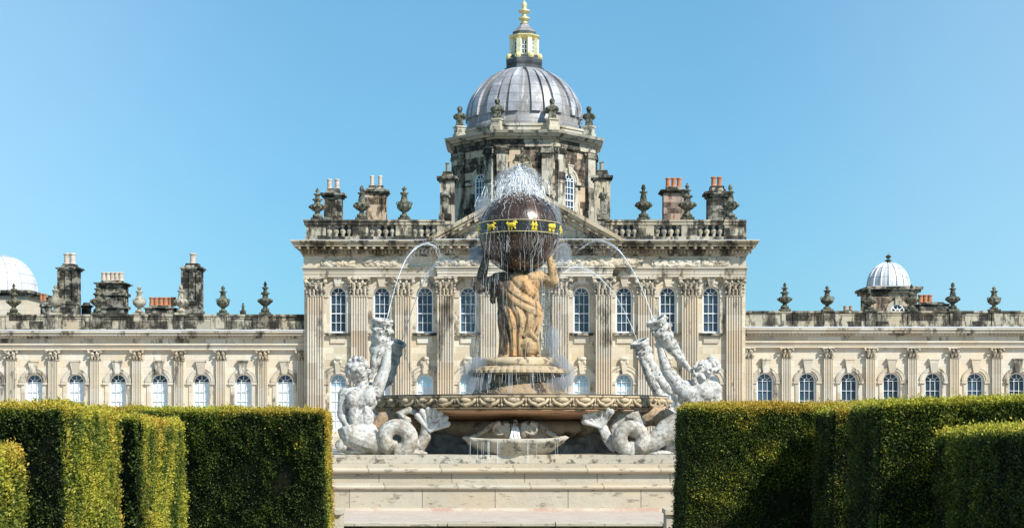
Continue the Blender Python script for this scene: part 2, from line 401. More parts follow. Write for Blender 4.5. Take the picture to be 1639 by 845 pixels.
def leafm():
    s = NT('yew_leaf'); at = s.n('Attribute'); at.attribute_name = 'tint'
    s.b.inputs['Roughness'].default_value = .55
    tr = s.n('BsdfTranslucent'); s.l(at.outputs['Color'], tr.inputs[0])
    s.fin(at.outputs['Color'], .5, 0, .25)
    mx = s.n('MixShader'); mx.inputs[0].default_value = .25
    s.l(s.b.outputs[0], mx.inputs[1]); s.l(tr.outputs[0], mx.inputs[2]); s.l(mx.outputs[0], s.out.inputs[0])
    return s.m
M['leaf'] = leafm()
M['twig'] = simple('hedge_core', (.022,.022,.012), .95, 0, .05, .4, 9)
def ground_mat(name, a_, b_, sc):
    s = NT(name); v = s.coord()
    c = s.mix(s.ramp(s.noise(v, sc, 6, .7), [(.35, 0), (.65, 1)]), a_, b_)
    c = s.mix(s.ramp(s.noise(v, sc*14, 3, .7), [(.45, 0), (.62, .4)]), c, tuple(x*.5 for x in b_))
    s.bump(s.noise(v, sc*10, 4), .5, .01); return s.fin(c, .95, 0, .1)
M['gravel'] = ground_mat('pink_gravel', (.53,.44,.375), (.44,.36,.30), 3)
M['grass'] = ground_mat('lawn', (.07,.11,.03), (.05,.08,.025), .8)

# ================================================================ the setting
def struct(name, mb, m): return tag(obj(name, mb, m), kind='structure')
b = MB(); b.box(-900, 900, -60, 2200, -.3, 0); struct('ground', b, M['grass'])
b = MB(); b.box(-2.9, 2.9, -8, 23.0, .002, .012); struct('path', b, M['gravel'])
b = MB(); b.box(-70, 70, 24.1, 250, .01, .30); struct('terrace', b, M['gravel'])

# ================================================================ the house
YC = 111.0; YW = 111.85; YP = 110.55
house = thing('country_house', 'grand pale stone baroque country house with grey ribbed central dome and long side wings', 'mansion', (X(840, YC), YC, .3))
def sc(Y): return F / Y
def arch_wall(b, x0, x1, z0, z1, cx, hw, zs, zb, y, dep, n=12):
    """wall panel from x0 to x1 with an arched opening and its reveals"""
    pts = [(cx+hw*math.cos(math.pi*i/n), zs+hw*math.sin(math.pi*i/n)) for i in range(n+1)]   # right to left
    q = lambda a_, c, d, e_: b.add([(a_[0],y,a_[1]),(c[0],y,c[1]),(d[0],y,d[1]),(e_[0],y,e_[1])], [(0,1,2,3)])
    q((x0,z0),(cx-hw,z0),(cx-hw,z1),(x0,z1)); q((cx+hw,z0),(x1,z0),(x1,z1),(cx+hw,z1))
    if zb > z0: q((cx-hw,z0),(cx+hw,z0),(cx+hw,zb),(cx-hw,zb))
    for i in range(n):
        p, r = pts[i], pts[i+1]; q(r, p, (p[0], z1), (r[0], z1))
    ring = [(cx+hw, zb)] + pts + [(cx-hw, zb)]
    for i in range(len(ring)):
        p, r = ring[i], ring[(i+1) % len(ring)]
        b.add([(p[0],y,p[1]),(p[0],y+dep,p[1]),(r[0],y+dep,r[1]),(r[0],y,r[1])], [(3,2,1,0)])
def arc_band(b, cx, zs, r0, r1, y0, y1, a0=0, a1=180, n=14):
    for i in range(n):
        t0 = R(a0+(a1-a0)*i/n); t1 = R(a0+(a1-a0)*(i+1)/n)
        b.prism([(cx+r0*math.cos(t0), zs+r0*math.sin(t0)), (cx+r1*math.cos(t0), zs+r1*math.sin(t0)),
                 (cx+r1*math.cos(t1), zs+r1*math.sin(t1)), (cx+r0*math.cos(t1), zs+r0*math.sin(t1))], y0, y1)
def surround(b, cx, zs, hw, y, Y, zb, wide, keytop, keyw, impost=True, prot=.09):
    """jambs, imposts, archivolt and keystone round an opening"""
    k = sc(Y); w1 = wide
    arc_band(b, cx, zs, hw+.02, w1, y-prot, y+.02)
    arc_band(b, cx, zs, w1*.86, w1+.05, y-prot-.05, y+.02)
    for s in (-1, 1):
        xa, xb = sorted((cx+s*(hw+.02), cx+s*(w1)))
        b.box(xa, xb, y-prot+.01, y+.02, zb, zs-.12)
        if impost:
            b.box(xa-(.0 if s > 0 else .13), xb+(.13 if s > 0 else 0), y-prot-.07, y+.02, zs-.18, zs-.015)
    b.prism([(cx-keyw*.55, zs+hw-.03), (cx+keyw*.55, zs+hw-.03), (cx+keyw, keytop), (cx-keyw, keytop)], y-prot-.16, y+.02)
    b.prism([(cx-keyw*1.15, keytop-.01), (cx+keyw*1.15, keytop-.01), (cx+keyw*1.15, keytop+.1), (cx-keyw*1.15, keytop+.1)], y-prot-.2, y+.02)
def make_window(cx, zs, hw, zb, y, rows, fan=True, sub='pane', mat=None, blind=None, t=.03, parent=None, ncol=3, sillw=0):
    """white sash with glazing bars, glass and blind; the frame is the part, the rest sub-parts"""
    b = MB()
    arc_band(b, cx, zs, hw-.09, hw, y-.05, y+.06, n=16)
    for s in (-1, 1):
        xa, xb = sorted((cx+s*(hw-.09), cx+s*hw)); b.box(xa, xb, y-.05, y+.06, zb, zs)
    b.box(cx-hw-.01, cx+hw+.01, y-.07, y+.06, zb, zb+.13)
    iw = hw-.09
    for i in range(1, ncol):
        x = cx-iw+2*iw*i/ncol; b.box(x-t/2, x+t/2, y-.02, y+.05, zb+.1, zs)
    for i in range(1, rows+1):
        z = zb+.1+(zs-zb-.1)*i/rows; tt = t*(2.0 if i == rows//2 else 1)
        b.box(cx-iw, cx+iw, y-.03, y+.045, z-tt/2, z+tt/2)
    if fan:
        r0 = iw*.36
        arc_band(b, cx, zs, r0-t/2, r0+t/2, y-.02, y+.05, n=8)
        for an in (38, 90, 142):
            c, s_ = math.cos(R(an)), math.sin(R(an)); m_ = (r0+iw)/2
            b.obox((cx+c*m_, y+.012, zs+s_*m_), (c*(iw-r0)/2, 0, s_*(iw-r0)/2), (0, .03, 0), (-s_*t/2, 0, c*t/2))
    w_ = obj('window', b, M['white'], parent, loc=(cx, y, zb))
    g = MB(); n = 14
    g.prism([(cx-hw+.03, zb+.02), (cx+hw-.03, zb+.02)] + [(cx+(hw-.03)*math.cos(math.pi*i/n), zs+(hw-.03)*math.sin(math.pi*i/n)) for i in range(n+1)], y+.062, y+.10)
    obj('pane', g, mat or M['glass'], w_)
    if blind is not None:
        g = MB(); g.box(cx-iw+.01, cx+iw-.01, y+.048, y+.058, zb+.13, blind); obj('blind', g, M['blind'], w_)
    return w_
def pilaster(cx, Y, z0, z1, hw, prot, nfl, name='pilaster', mat=None, parent=None, back=.15):
    b = MB(); y = Y-prot
    pts = [(cx-hw, Y+back), (cx-hw, y)]
    m_ = .09; fw = (2*hw-2*m_)/(nfl*2-1+.0)
    if nfl:
        x = cx-hw+m_
        for i in range(nfl):
            pts += [(x, y), (x+fw*.12, y+.09), (x+fw*.95, y+.09), (x+fw*1.07, y)]; x += fw*2
    pts += [(cx+hw, y), (cx+hw, Y+back)]
    b.plan(pts, z0+.5, z1)
    b.box(cx-hw-.06, cx+hw+.06, y-.06, Y+back, z0, z0+.5)
    return obj(name, b, mat or M['pil'], parent, loc=(cx, Y, z0))
def capital(cx, Y, z0, z1, hw, prot, parent, big=True, mat=None):
    b = MB(); y = Y-prot; H = z1-z0
    b.box(cx-hw*1.02, cx+hw*1.02, y-.03, Y+.1, z0, z0+H*.06)
    b.cbox(cx, (y+Y)/2+.08, z0+H*.06, z1-H*.12, hw*.82, (Y-y)/2-.04, 1.05, 1.1)
    n = 3 if big else 2
    for row in range(2):
        zz = z0+H*(.07+.30*row); k = n+1-row
        for i in range(k):
            x = cx+hw*1.6*(i-(k-1)/2)/max(1, k)*(1.05+.1*row)
            w_ = hw*.62/k
            b.tube([(x, y+.02, zz), (x, y-.04, zz+H*.15), (x, y-.10-.05*row, zz+H*.28), (x, y-.20-.05*row, zz+H*.27), (x, y-.2-.05*row, zz+H*.2)], [w_, w_*1.15, w_*.95, w_*.6, w_*.25], 6)
    for s in (-1, 1):
        b.ell((cx+s*hw*1.12, y-.1, z1-H*.24), (hw*.24, .12, H*.12))
        b.ell((cx+s*hw*.35, y-.08, z1-H*.26), (hw*.16, .09, H*.09))
        b.tube([(cx+s*hw*.3, y-.02, z0+H*.55), (cx+s*hw*.75, y-.06, z0+H*.68), (cx+s*hw*1.1, y-.1, z1-H*.16)], [hw*.09]*3, 5)
        for q in range(3 if big else 1):
            b.ell((cx+s*hw*1.0, y+.05, z0+H*(.2+.18*q)), (hw*.16, .1, H*.07), lo=True)
    b.ell((cx, y-.14, z1-H*.08), (hw*.17, .09, H*.07))
    b.plan([(cx-hw*1.35, y-.16), (cx-hw*.9, y-.09), (cx, y-.05), (cx+hw*.9, y-.09), (cx+hw*1.35, y-.16), (cx+hw*1.3, Y+.1), (cx-hw*1.3, Y+.1)], z1-H*.11, z1)
    return obj('capital', b, mat or M['cap'], parent, loc=(cx, Y, z0))

# ---- central block
cz = lambda py: Z(py, YC)
cx_ = lambda px: X(px, YC)
BASE = .3
wins = [541, 611, 680, 749, 840, 931, 999, 1069, 1138]
pils = [506, 576, 646, 714, 783, 897, 966, 1034, 1104, 1175]
hw_g = 13.5/sc(YC)
b = MB()
edges = [487] + [(p) for p in pils[1:-1] if p not in (783, 897)]
bounds = [cx_(487)] + [cx_(p) for p in (576, 646, 714, 783, 897, 966, 1034, 1104)] + [cx_(1193)]
zu_s, zu_b = cz(472), cz(533); zl_s, zl_b = cz(611), cz(690)
for i, wx in enumerate(wins):
    arch_wall(b, bounds[i], bounds[i+1], cz(560), cz(444), cx_(wx), hw_g, zu_s, zu_b, YC, .38)
    arch_wall(b, bounds[i], bounds[i+1], BASE, cz(560), cx_(wx), hw_g, zl_s, zl_b, YC, .38)
xl, xr = cx_(487), cx_(1193)
for x in (xl, xr): b.add([(x,YC,BASE),(x,YC+22,BASE),(x,YC+22,cz(444)),(x,YC,cz(444))], [(0,1,2,3) if x == xr else (3,2,1,0)])
b.box(xl+.1, xr-.1, YC+.55, YC+21.9, BASE, cz(446))
obj('wall', b, M['wall'], house)
for wx in wins:
    b = MB(); x = cx_(wx)
    surround(b, x, zu_s, hw_g, YC, YC, zu_b, 22/sc(YC), cz(446), 6.5/sc(YC))
    if wx == wins[0]: sur = obj('window_surround', b, M['ent'], house, loc=(x, YC, zu_b)); so0 = sur.location.copy(); sx0 = x
    else: copy_tree(sur, house, (so0.x+x-sx0, so0.y, so0.z))
    b = MB(); surround(b, x, zl_s, hw_g, YC, YC, zl_b-1, 23/sc(YC), cz(576), 5.5/sc(YC))
    ab = MB(); ab.box(x-12/sc(YC), x+12/sc(YC), YC-.1, YC+.02, cz(549), cz(538)); obj('apron', ab, M['ent'], house)
    arc_band(b, x, zl_s, 25/sc(YC), 27/sc(YC), YC-.16, YC+.02)
    b.ell((x, YC-.18, cz(574)), (.34, .2, .16)); b.ell((x-.2, YC-.2, cz(580)), (.12,.12,.2)); b.ell((x+.2, YC-.2, cz(580)), (.12,.12,.2))
    if wx == wins[0]: sur2 = obj('window_surround', b, M['ent'], house, loc=(x, YC, zl_b)); so1 = sur2.location.copy()
    else: copy_tree(sur2, house, (so1.x+x-sx0, so1.y, so1.z))
w0 = None
for wx in wins:
    x = cx_(wx)
    if w0 is None:
        w0 = make_window(x, zu_s, hw_g-.01, zu_b, YC+.27, 4, parent=house)
        sb = MB(); sb.box(x-18/sc(YC), x+18/sc(YC), YC-.28, YC+.02, cz(537), cz(533)); obj('sill', sb, M['black'], w0)
        w1 = make_window(x, zl_s, hw_g-.01, zl_b, YC+.27, 5, parent=house, mat=M['glassblue'], blind=cz(618))
        o0, o1 = w0.location.copy(), w1.location.copy(); xx = x
    else:
        copy_tree(w0, house, (o0.x+x-xx, o0.y, o0.z)); copy_tree(w1, house, (o1.x+x-xx, o1.y, o1.z))
p0 = c0 = None
for px in pils:
    x = cx_(px); yy = -.45 if 700 < px < 980 else 0
    if p0 is None:
        p0 = pilaster(x, YC, BASE, cz(475), 13/sc(YC), .34, 6, parent=house, back=.5); c0 = capital(x, YC, cz(475), cz(444), 14/sc(YC), .34, house)
        op, oc, xx = p0.location.copy(), c0.location.copy(), x
    else:
        copy_tree(p0, house, (op.x+x-xx, op.y+yy, op.z)); copy_tree(c0, house, (oc.x+x-xx, oc.y+yy, oc.z))
# carved panels flanking the middle window
for px in (808, 873):
    b = MB(); x = cx_(px); b.box(x-.32, x+.32, YC-.12, YC+.02, cz(560), cz(470))
    for k in range(18): b.ell((x+random.uniform(-.14,.14), YC-.14, cz(474+k*4.6)), (.17, .08, .11), lo=True)
    obj('carved_panel', b, M['ent'], house)
# entablature: architrave, frieze with reliefs, cornice
def entab(x0, x1, Yf, back):
    a_ = MB()
    a_.box(x0, x1, Yf-.36, back, cz(444), cz(439.5)); a_.box(x0-.03, x1+.03, Yf-.40, back, cz(439.4), cz(435)); a_.box(x0-.06, x1+.06, Yf-.44, back, cz(434.9), cz(430.5))
    a_.box(x0-.14, x1+.14, Yf-.56, back, cz(430.4), cz(428.5)); obj('architrave', a_, M['ent'], house)
    f_ = MB(); f_.box(x0, x1, Yf-.36, back, cz(428.4), cz(411)); obj('frieze', f_, M['ent'], house)
    k = 1/sc(YC)
    c_ = MB()
    c_.box(x0-.08, x1+.08, Yf-.46, back, cz(410.9), cz(408)); c_.box(x0-.14, x1+.14, Yf-.56, back, cz(407.9), cz(401.5))
    n = int((x1-x0+.4)/.26)
    for i in range(n+1):
        x = x0-.1+i*.26; c_.box(x-.07, x+.07, Yf-.68, Yf-.5, cz(407.4), cz(402.6))
    c_.box(x0-.2, x1+.2, Yf-.70, back, cz(401.4), cz(399))
    n = int((x1-x0+.6)/.585)
    for i in range(n+1):
        x = x0-.2+i*.585; c_.box(x-.13, x+.13, Yf-1.12, Yf-.6, cz(400.6), cz(397)); c_.ell((x, Yf-1.1, cz(399.4)), (.12,.1,.12), lo=True)
    c_.box(x0-.62, x1+.62, Yf-1.22, back, cz(397), cz(393)); c_.box(x0-.72, x1+.72, Yf-1.32, back, cz(392.9), cz(390.3)); c_.box(x0-.8, x1+.8, Yf-1.42, back, cz(390.2), cz(388.2))
    obj('cornice', c_, M['cornice'], house)
    l_ = MB(); l_.box(x0-.82, x1+.82, Yf-1.44, back, cz(388.1), cz(387.2)); obj('lead_flashing', l_, M['leadwhite'], house)
entab(xl, xr, YC, YC+22)
entab(cx_(701), cx_(979), YC-.45, YC-.2)
b = MB()
def relief(x0, x1, z0, z1, y, n):
    for i in range(n):
        t = (i+.5)/n; x = x0+(x1-x0)*t
        b.ell((x+random.uniform(-.1,.1), y, random.uniform(z0, z1)), (random.uniform(.16,.5), random.uniform(.08,.16), random.uniform(.08,.22)), Matrix.Rotation(random.uniform(-.6,.6), 3, 'Y'), lo=True)
        if i % 3 == 0:
            x2 = x+random.uniform(.3,.6); b.torus((x, y, (z0+z1)/2), .2, .06, 12, 6)
for (p, q) in ((519,542),(542,566),(588,610),(610,634),(702,760),(775,800),(880,935),(940,962),(962,1020),(1046,1070),(1070,1118),(1118,1140),(1143,1163)):
    b = MB(); relief(cx_(p), cx_(q), cz(426), cz(417), (YC-.40 if not 700 < p < 980 else YC-.85), int((q-p)/2.2)); obj('frieze_carving', b, M['ent'], house)
# pediment
k = 1/sc(YC); ax = cx_(840)
def pz(py): return cz(py)
b = MB(); xa, xb, zap, zb_ = cx_(697), cx_(983), cz(312), cz(387)
b.prism([(xa, zb_), (xb, zb_), (ax, zap)], YC-.75, YC+.6)
obj('pediment_wall', b, M['ent'], house)
b = MB()
for s, x0 in ((-1, cx_(688)), (1, cx_(992))):
    d = Vector((ax-x0, 0, cz(305)-cz(388))); l_ = d.length; d /= l_; nrm = Vector((-d.z*(-s)*-1, 0, abs(d.x)))
    nrm = Vector((-d.z, 0, d.x)) if d.x > 0 else Vector((d.z, 0, -d.x))
    m_ = Vector((x0, 0, cz(388))) + d*l_/2
    for (dz, th, yf) in ((.0, .13, -1.95), (-.22, .10, -1.8), (-.42, .09, -1.35), (-.62, .1, -1.1)):
        c = m_ + nrm*dz; b.obox((c.x, YC+(yf+.6)/2, c.z), d*(l_/2+.05), (0, (.6-yf)/2, 0), nrm*th)
    for i in range(int(l_/.62)):
        c = Vector((x0, 0, cz(388))) + d*(.5+i*.62) - nrm*.42; b.obox((c.x, YC-1.5, c.z), d*.13, (0,.25,0), nrm*.08)
obj('pediment_cornice', b, M['cornice'], house)
b = MB()
for i in range(46):
    t = random.uniform(-1, 1); h = random.uniform(.05, 1)*(1-abs(t))*.8
    b.ell((ax+t*4.2, YC-.76, cz(385)+h*2.2+.12), (random.uniform(.15,.5), .14, random.uniform(.12,.35)), Matrix.Rotation(random.uniform(-1,1), 3, 'Y'), lo=True)
obj('pediment_carving', b, M['ent'], house)
# balustrade
b = MB(); BAL = []
def bal_run(pa, pb, n):
    for i in range(n):
        x = cx_(pa+(pb-pa)*(i+.5)/n); z0 = cz(379.5); h = cz(361)-z0; bal = MB()
        if BAL: copy_tree(BAL[0], house, (x-house.location.x, YC-.05-house.location.y, z0-house.location.z)); continue
        bal.lathe([(.15,0),(.15,h*.08),(.09,h*.14),(.2,h*.38),(.215,h*.5),(.17,h*.62),(.09,h*.76),(.09,h*.86),(.16,h*.92),(.16,h)], (x, YC-.05, z0), 10); BAL.append(obj('baluster', bal, M['urnpale'], house, smooth=True, loc=(x, YC-.05, z0)))
for side in (0, 1):
    mir = (lambda p: p) if side == 0 else (lambda p: 1680-p)
    def bx(pa, pb, y0, y1, za, zb2):
        xs = sorted((cx_(mir(pa)), cx_(mir(pb)))); b.box(xs[0], xs[1], y0, y1, cz(za), cz(zb2))
    bx(489, 712, YC-.4, YC+.35, 387.1, 379.6)
    for pa, pb in ((491,522),(565,590),(634,659),(700,712)): bx(pa, pb, YC-.36, YC+.3, 379.5, 359.1)
    bx(488, 712, YC-.42, YC+.38, 361, 356.1); bx(486.5, 712, YC-.48, YC+.44, 356, 353)
    for pa, pb in ((522,565),(590,634),(659,700)): bal_run(mir(pa)if side == 0 else mir(pb), mir(pb) if side == 0 else mir(pa), 4)
b.box(cx_(489), cx_(1191), YC+14, YC+14.6, cz(388), cz(353))
for px in (489.5, 1188): b.box(cx_(px), cx_(px)+.35, YC+.31, YC+14, cz(387), cz(353.3))
obj('parapet', b, M['par'], house)
b = MB(); b.box(cx_(495), cx_(1185), YC+1.2, YC+13.8, cz(388), cz(355.5)); obj('roof', b, M['leaddark'], house)

# ---- wings
YWR = YW
def wing(side):
    k = 1/sc(YW); s = 1.0 if side < 0 else 202/196*1.0
    H = 675.0
    def z(py): return Z(H-(H-py)*(1 if side < 0 else 1.0325), YW)      # the right wing reads a little taller
    if side < 0:
        wc = [456-67*i for i in range(0, 9)]; pc = [421.5-67*i for i in range(0, 9)]; x0, x1 = X(-160, YW), X(492, YW); last = 484
    else:
        wc = [1225+67.25*i for i in range(0, 9)]; pc = [1258.5+67.2*i for i in range(0, 9)]; x0, x1 = X(1188, YW), X(1850, YW); last = 1197
    hw = 13.6*k; zs, zb = z(611.5), z(690)
    b = MB(); ws = sorted(wc)
    bd = [x0] + [X((ws[i]+ws[i+1])/2, YW) for i in range(len(ws)-1)] + [x1]
    for i, px in enumerate(ws): arch_wall(b, bd[i], bd[i+1], BASE, z(560), X(px, YW), hw, zs, zb, YW, .38)
    b.box(x0, x1, YW+.5, YW+14, BASE, z(561))
    obj('wall', b, M['wallwing'], house)
    for px in ws:
        b = MB(); x = X(px, YW); surround(b, x, zs, hw, YW, YW, zb-1, 19.5*k, z(579), 7.5*k, prot=.08)
        for s2 in (-1, 1):
            xa, xb = sorted((x+s2*19.5*k, x+s2*27*k)); b.box(xa, xb, YW-.1, YW+.02, zs-.16, zs-.02)
        arc_band(b, x, zs, 21*k, 22.3*k, YW-.14, YW+.02)
        if px == ws[0]: sur = obj('window_surround', b, M['ent'], house, loc=(x, YW, zb)); so0 = sur.location.copy(); sx0 = x
        else: copy_tree(sur, house, (so0.x+x-sx0, so0.y, so0.z))
    w0 = None
    for px in ws:
        x = X(px, YW)
        if w0 is None:
            w0 = make_window(x, zs, hw-.01, zb, YW+.27, 5, parent=house, blind=(z(612.5) if side < 0 else None)); o0, xx = w0.location.copy(), x
        else: copy_tree(w0, house, (o0.x+x-xx, o0.y, o0.z))
    p0 = None
    for px in pc+[last]:
        x = X(px, YW)
        if p0 is None:
            p0 = pilaster(x, YW, BASE, z(577), 7.6*k, .24, 5, parent=house, mat=M['pilwing']); c0 = capital(x, YW, z(577), z(560), 8.6*k, .24, house, False)
            op, oc, xx = p0.location.copy(), c0.location.copy(), x
        else:
            copy_tree(p0, house, (op.x+x-xx, op.y, op.z)); copy_tree(c0, house, (oc.x+x-xx, oc.y, oc.z))
    B = YW+14
    a_ = MB(); a_.box(x0, x1, YW-.26, B, z(560), z(556.6)); a_.box(x0, x1, YW-.30, B, z(556.5), z(552.6)); a_.box(x0, x1, YW-.42, B, z(552.5), z(550)); obj('architrave', a_, M['wallwing'], house)
    f_ = MB(); f_.box(x0, x1, YW-.26, B, z(549.9), z(542)); obj('frieze', f_, M['ent'], house)
    c_ = MB(); c_.box(x0, x1, YW-.38, B, z(541.9), z(538)); n = int((x1-x0)/.27)
    for i in range(n): c_.box(x0+i*.27, x0+i*.27+.14, YW-.48, YW-.37, z(541), z(538.2))
    c_.box(x0, x1, YW-.72, B, z(537.9), z(533.5)); c_.box(x0, x1, YW-.84, B, z(533.4), z(530.6)); obj('cornice', c_, M['ent'], house)
    l_ = MB(); l_.box(x0, x1, YW-.86, B, z(530.5), z(528.6)); obj('lead_flashing', l_, M['leadwhite'], house)
    p_ = MB(); p_.box(x0, x1, YW-.22, YW+.3, z(528.5), z(506.6)); p_.box(x0, x1, YW-.34, YW+.42, z(506.5), z(503.5)); p_.box(x0, x1, YW-.28, YW+.3, z(528.5), z(525.5))
    xs = sorted(X(p, YW) for p in pc)
    for x in xs: p_.box(x-8.5*k, x+8.5*k, YW-.30, YW-.2, z(525.4), z(506.7))
    for i in range(len(xs)-1):
        m_ = (xs[i]+xs[i+1])/2; g = (xs[i+1]-xs[i])/2-10*k
        for (xa, xb) in ((m_-g, m_-g+.25), (m_+g-.25, m_+g)): p_.box(xa, xb, YW-.27, YW-.2, z(525.4), z(506.7))
        p_.box(m_-g+.27, m_+g-.27, YW-.27, YW-.2, z(510), z(507)); p_.box(m_-g+.27, m_+g-.27, YW-.27, YW-.2, z(525.4), z(523))
    obj('parapet', p_, M['par'], house)
    r_ = MB()
    if side < 0: r_.box(X(432, YW+5), X(489, YW+5), YW+4, YW+12, z(530), z(497)); r_.box(x0, x1, YW+1.5, YW+13, z(529), z(508))
    else: r_.box(X(1190, YW+5), X(1312, YW+5), YW+4, YW+12, z(530), z(498)); r_.box(x0, x1, YW+1.5, YW+13, z(529), z(508))
    obj('roof', r_, M['leaddark'], house)
    return z
zl = wing(-1); zr = wing(1)

# ---- drum, dome and lantern
YD = 124.0; KD = 1/sc(YD); DX = X(839, YD); dz = lambda py: Z(py, YD)
def octp(r): return [(DX+r*math.cos(R(22.5+45*i)), YD+r*math.sin(R(22.5+45*i))) for i in range(8)]
R0 = 117*KD; df = lambda p: Z(p, 118.9)
b = MB()
OCT = math.pi/8
b.lathe([(R0, 0), (R0, df(236)-df(388))], (DX, YD, df(388)), 8, OCT)
obj('drum_wall', b, M['drum'], house)
b = MB()
def drum_pil(b, v, t, off, hw, z0, z1, prot):
    b.obox((v.x+t.x*off, v.y+t.y*off, (z0+z1)/2), t*hw, Vector((t.y, -t.x, 0))*prot, (0, 0, (z1-z0)/2))
caps = MB()
for i in range(8):
    v = Vector((DX+R0*math.cos(OCT+i*math.pi/4), YD+R0*math.sin(OCT+i*math.pi/4), 0))
    for j in (i+1, i-1):
        b = MB(); caps = MB()
        v2 = Vector((DX+R0*math.cos(OCT+j*math.pi/4), YD+R0*math.sin(OCT+j*math.pi/4), 0)); t = (v2-v).normalized()
        drum_pil(b, v, t, .52, .42, df(388), df(247), .34)
        drum_pil(caps, v, t, .52, .50, df(247), df(243), .42); drum_pil(caps, v, t, .52, .46, df(242.9), df(236.5), .38)
        for q in range(3): caps.ell((v.x+t.x*(.25+.3*q)+t.y*.0, v.y+t.y*(.25+.3*q)-.0, df(240)), (.3,.3,.18), lo=True)
        dp = obj('drum_pilaster', b, M['drumpil'], house); obj('capital', caps, M['black'], dp)
b = MB()
def octring(b, r0, py0, py1, r1=None):
    b.lathe([(r0*KD, df(py0)), (( r1 or r0)*KD, df(py1))], (DX, YD, 0), 8, OCT)
octring(b, 121, 236.4, 231); octring(b, 119, 230.9, 224)
obj('drum_frieze', b, M['drumpil'], house)
b = MB(); b_ = b; octring(b, 122, 223.9, 221); octring(b, 128, 220.9, 216.5, 132); octring(b, 134, 216.4, 212.5, 136)
obj('drum_cornice', b, M['attic'], house)
b = MB(); octring(b, 119, 212.4, 209); octring(b, 105, 208.9, 200); octring(b, 107, 199.9, 196.5)
for i in range(8):
    an = OCT+i*math.pi/4; v = (DX+110*KD*math.cos(an), YD+110*KD*math.sin(an))
    b.lathe([(.62, 0), (.62, df(203)-df(212)), (.5, df(202)-df(212)), (.5, df(194)-df(212)), (.62, df(193)-df(212)), (.62, df(191)-df(212))], (v[0], v[1], df(212)), 4, an+math.pi/4)
obj('attic', b, M['attic'], house)
# drum windows: one on each face
for i in range(8):
    am = i*math.pi/4 + math.pi/4 + OCT - math.pi/8 - math.pi/8
for i in (4, 5, 6, 7, 3, 0):
    v = Vector((R0*math.cos(OCT+i*math.pi/4), R0*math.sin(OCT+i*math.pi/4), 0)); v2 = Vector((R0*math.cos(OCT+(i+1)*math.pi/4), R0*math.sin(OCT+(i+1)*math.pi/4), 0))
    mid = (v+v2)/2
    if i == 4: mid = v.lerp(v2, .655)
    if i == 6: mid = v.lerp(v2, .345)
    nrm = ((v+v2)/2).normalized()
    rot = math.atan2(nrm.y, nrm.x) + math.pi/2
    hw = 11.2*KD; zs, zb = 0, df(352)-df(288)
    w_ = MB()
    g = make_window(0, 0, hw, zb, 0, 6, parent=None, t=.05, ncol=3)
    g.parent = house; g.location = Vector((DX, YD, df(288)))-wpos(house) + mid + nrm*.10 + Vector((0, 0, zb)); g.rotation_euler = (0, 0, rot)
    s_ = MB(); surround(s_, 0, 0, hw, 0, YD, zb, hw+.42, df(264)-df(288), .3, prot=.12)
    s_.box(-hw-.9, -hw-.1, -.3, 0, -.25, -.02); s_.box(hw+.1, hw+.9, -.3, 0, -.25, -.02)
    q = obj('drum_window_surround', s_, M['drumpil'], None); q.parent = house; q.location = Vector((DX, YD, df(288)))-wpos(house)+mid+nrm*.05; q.rotation_euler = (0, 0, rot)
# dome
A, Bv = 91*KD, 84*KD; z0 = dz(197)
b = MB(); prof = [(A*math.cos(t), Bv*math.sin(t)) for t in [R(76)*i/22 for i in range(23)]]
b.lathe([(A+.14, df(197)-z0-.3), (A+.14, df(188)-z0), (A+.02, df(187)-z0), (A, 0)] + [p for p in prof if p[1] > .05], (0, 0, 0), 96)
dome = obj('dome', b, M['lead'], None, smooth=True); dome.parent = house; dome.location = Vector((DX, YD, z0))-wpos(house)
RB = None
for i in range(8):
    for dd in (-.20, 0, .20):
        b = MB(); an = OCT + i*math.pi/4 + dd
        for (w_, h_) in (((.28 if dd else .20), .18),):
            for s in range(18):
                t0 = R(1+73*s/18); t1 = R(1+73*(s+1)/18+.4); v = []
                for t in (t0, t1):
                    sh = .30+.70*math.cos(t)
                    rr = A*math.cos(t); zz = Bv*math.sin(t); nr = Vector((math.cos(t)/A, math.sin(t)/Bv)).normalized()
                    for (o_, hgt) in ((-1, -.05), (1, -.05), (1, h_), (-1, h_)):
                        r2 = rr+nr.x*hgt; c, s2 = math.cos(an), math.sin(an); ww = w_*sh*o_*1.3
                        v.append((c*r2-s2*ww, s2*r2+c*ww, zz+nr.y*hgt))
                b.add(v, [(0,1,2,3),(7,6,5,4),(0,4,5,1),(1,5,6,2),(2,6,7,3),(3,7,4,0)])
        q = obj('rib', b, M['leadrib'], None); q.parent = dome
b = MB(); zo = dz(118)
pr = [(34,118),(34,113),(31,112.5),(31,109),(29,108.5),(31,104),(31,99),(28,96),(28,93)]
b.lathe([(r*KD, dz(p)-zo) for r, p in pr], (DX, YD, zo), 8, OCT); obj('lantern_base', b, M['leaddark'], house)
b = MB(); b.lathe([(20*KD, dz(93)), (20*KD, dz(91))], (DX, YD, 0), 8, OCT)
b.lathe([(17.5*KD, dz(91)), (17.5*KD, dz(66))], (DX, YD, 0), 8, OCT)
for i in range(8):
    an = OCT+i*math.pi/4; c, s = math.cos(an), math.sin(an)
    b.obox((DX+20*KD*c, YD+20*KD*s, (dz(91)+dz(66))/2), Vector((c, s, 0))*.2, Vector((-s, c, 0))*.17, (0, 0, (dz(66)-dz(91))/2))
lant = obj('lantern', b, M['cream'], house)
b = MB(); b.lathe([(21*KD, dz(66)), (23*KD, dz(64)), (26*KD, dz(61.5)), (26*KD, dz(59.5)), (21*KD, dz(59))], (DX, YD, 0), 8, OCT)
for i in range(8):
    an = OCT+i*math.pi/4; b.ell((DX+26*KD*math.cos(an), YD+26*KD*math.sin(an), dz(94.5)), (.27,.27,.3))
obj('lantern_cornice', b, M['gold'], house)
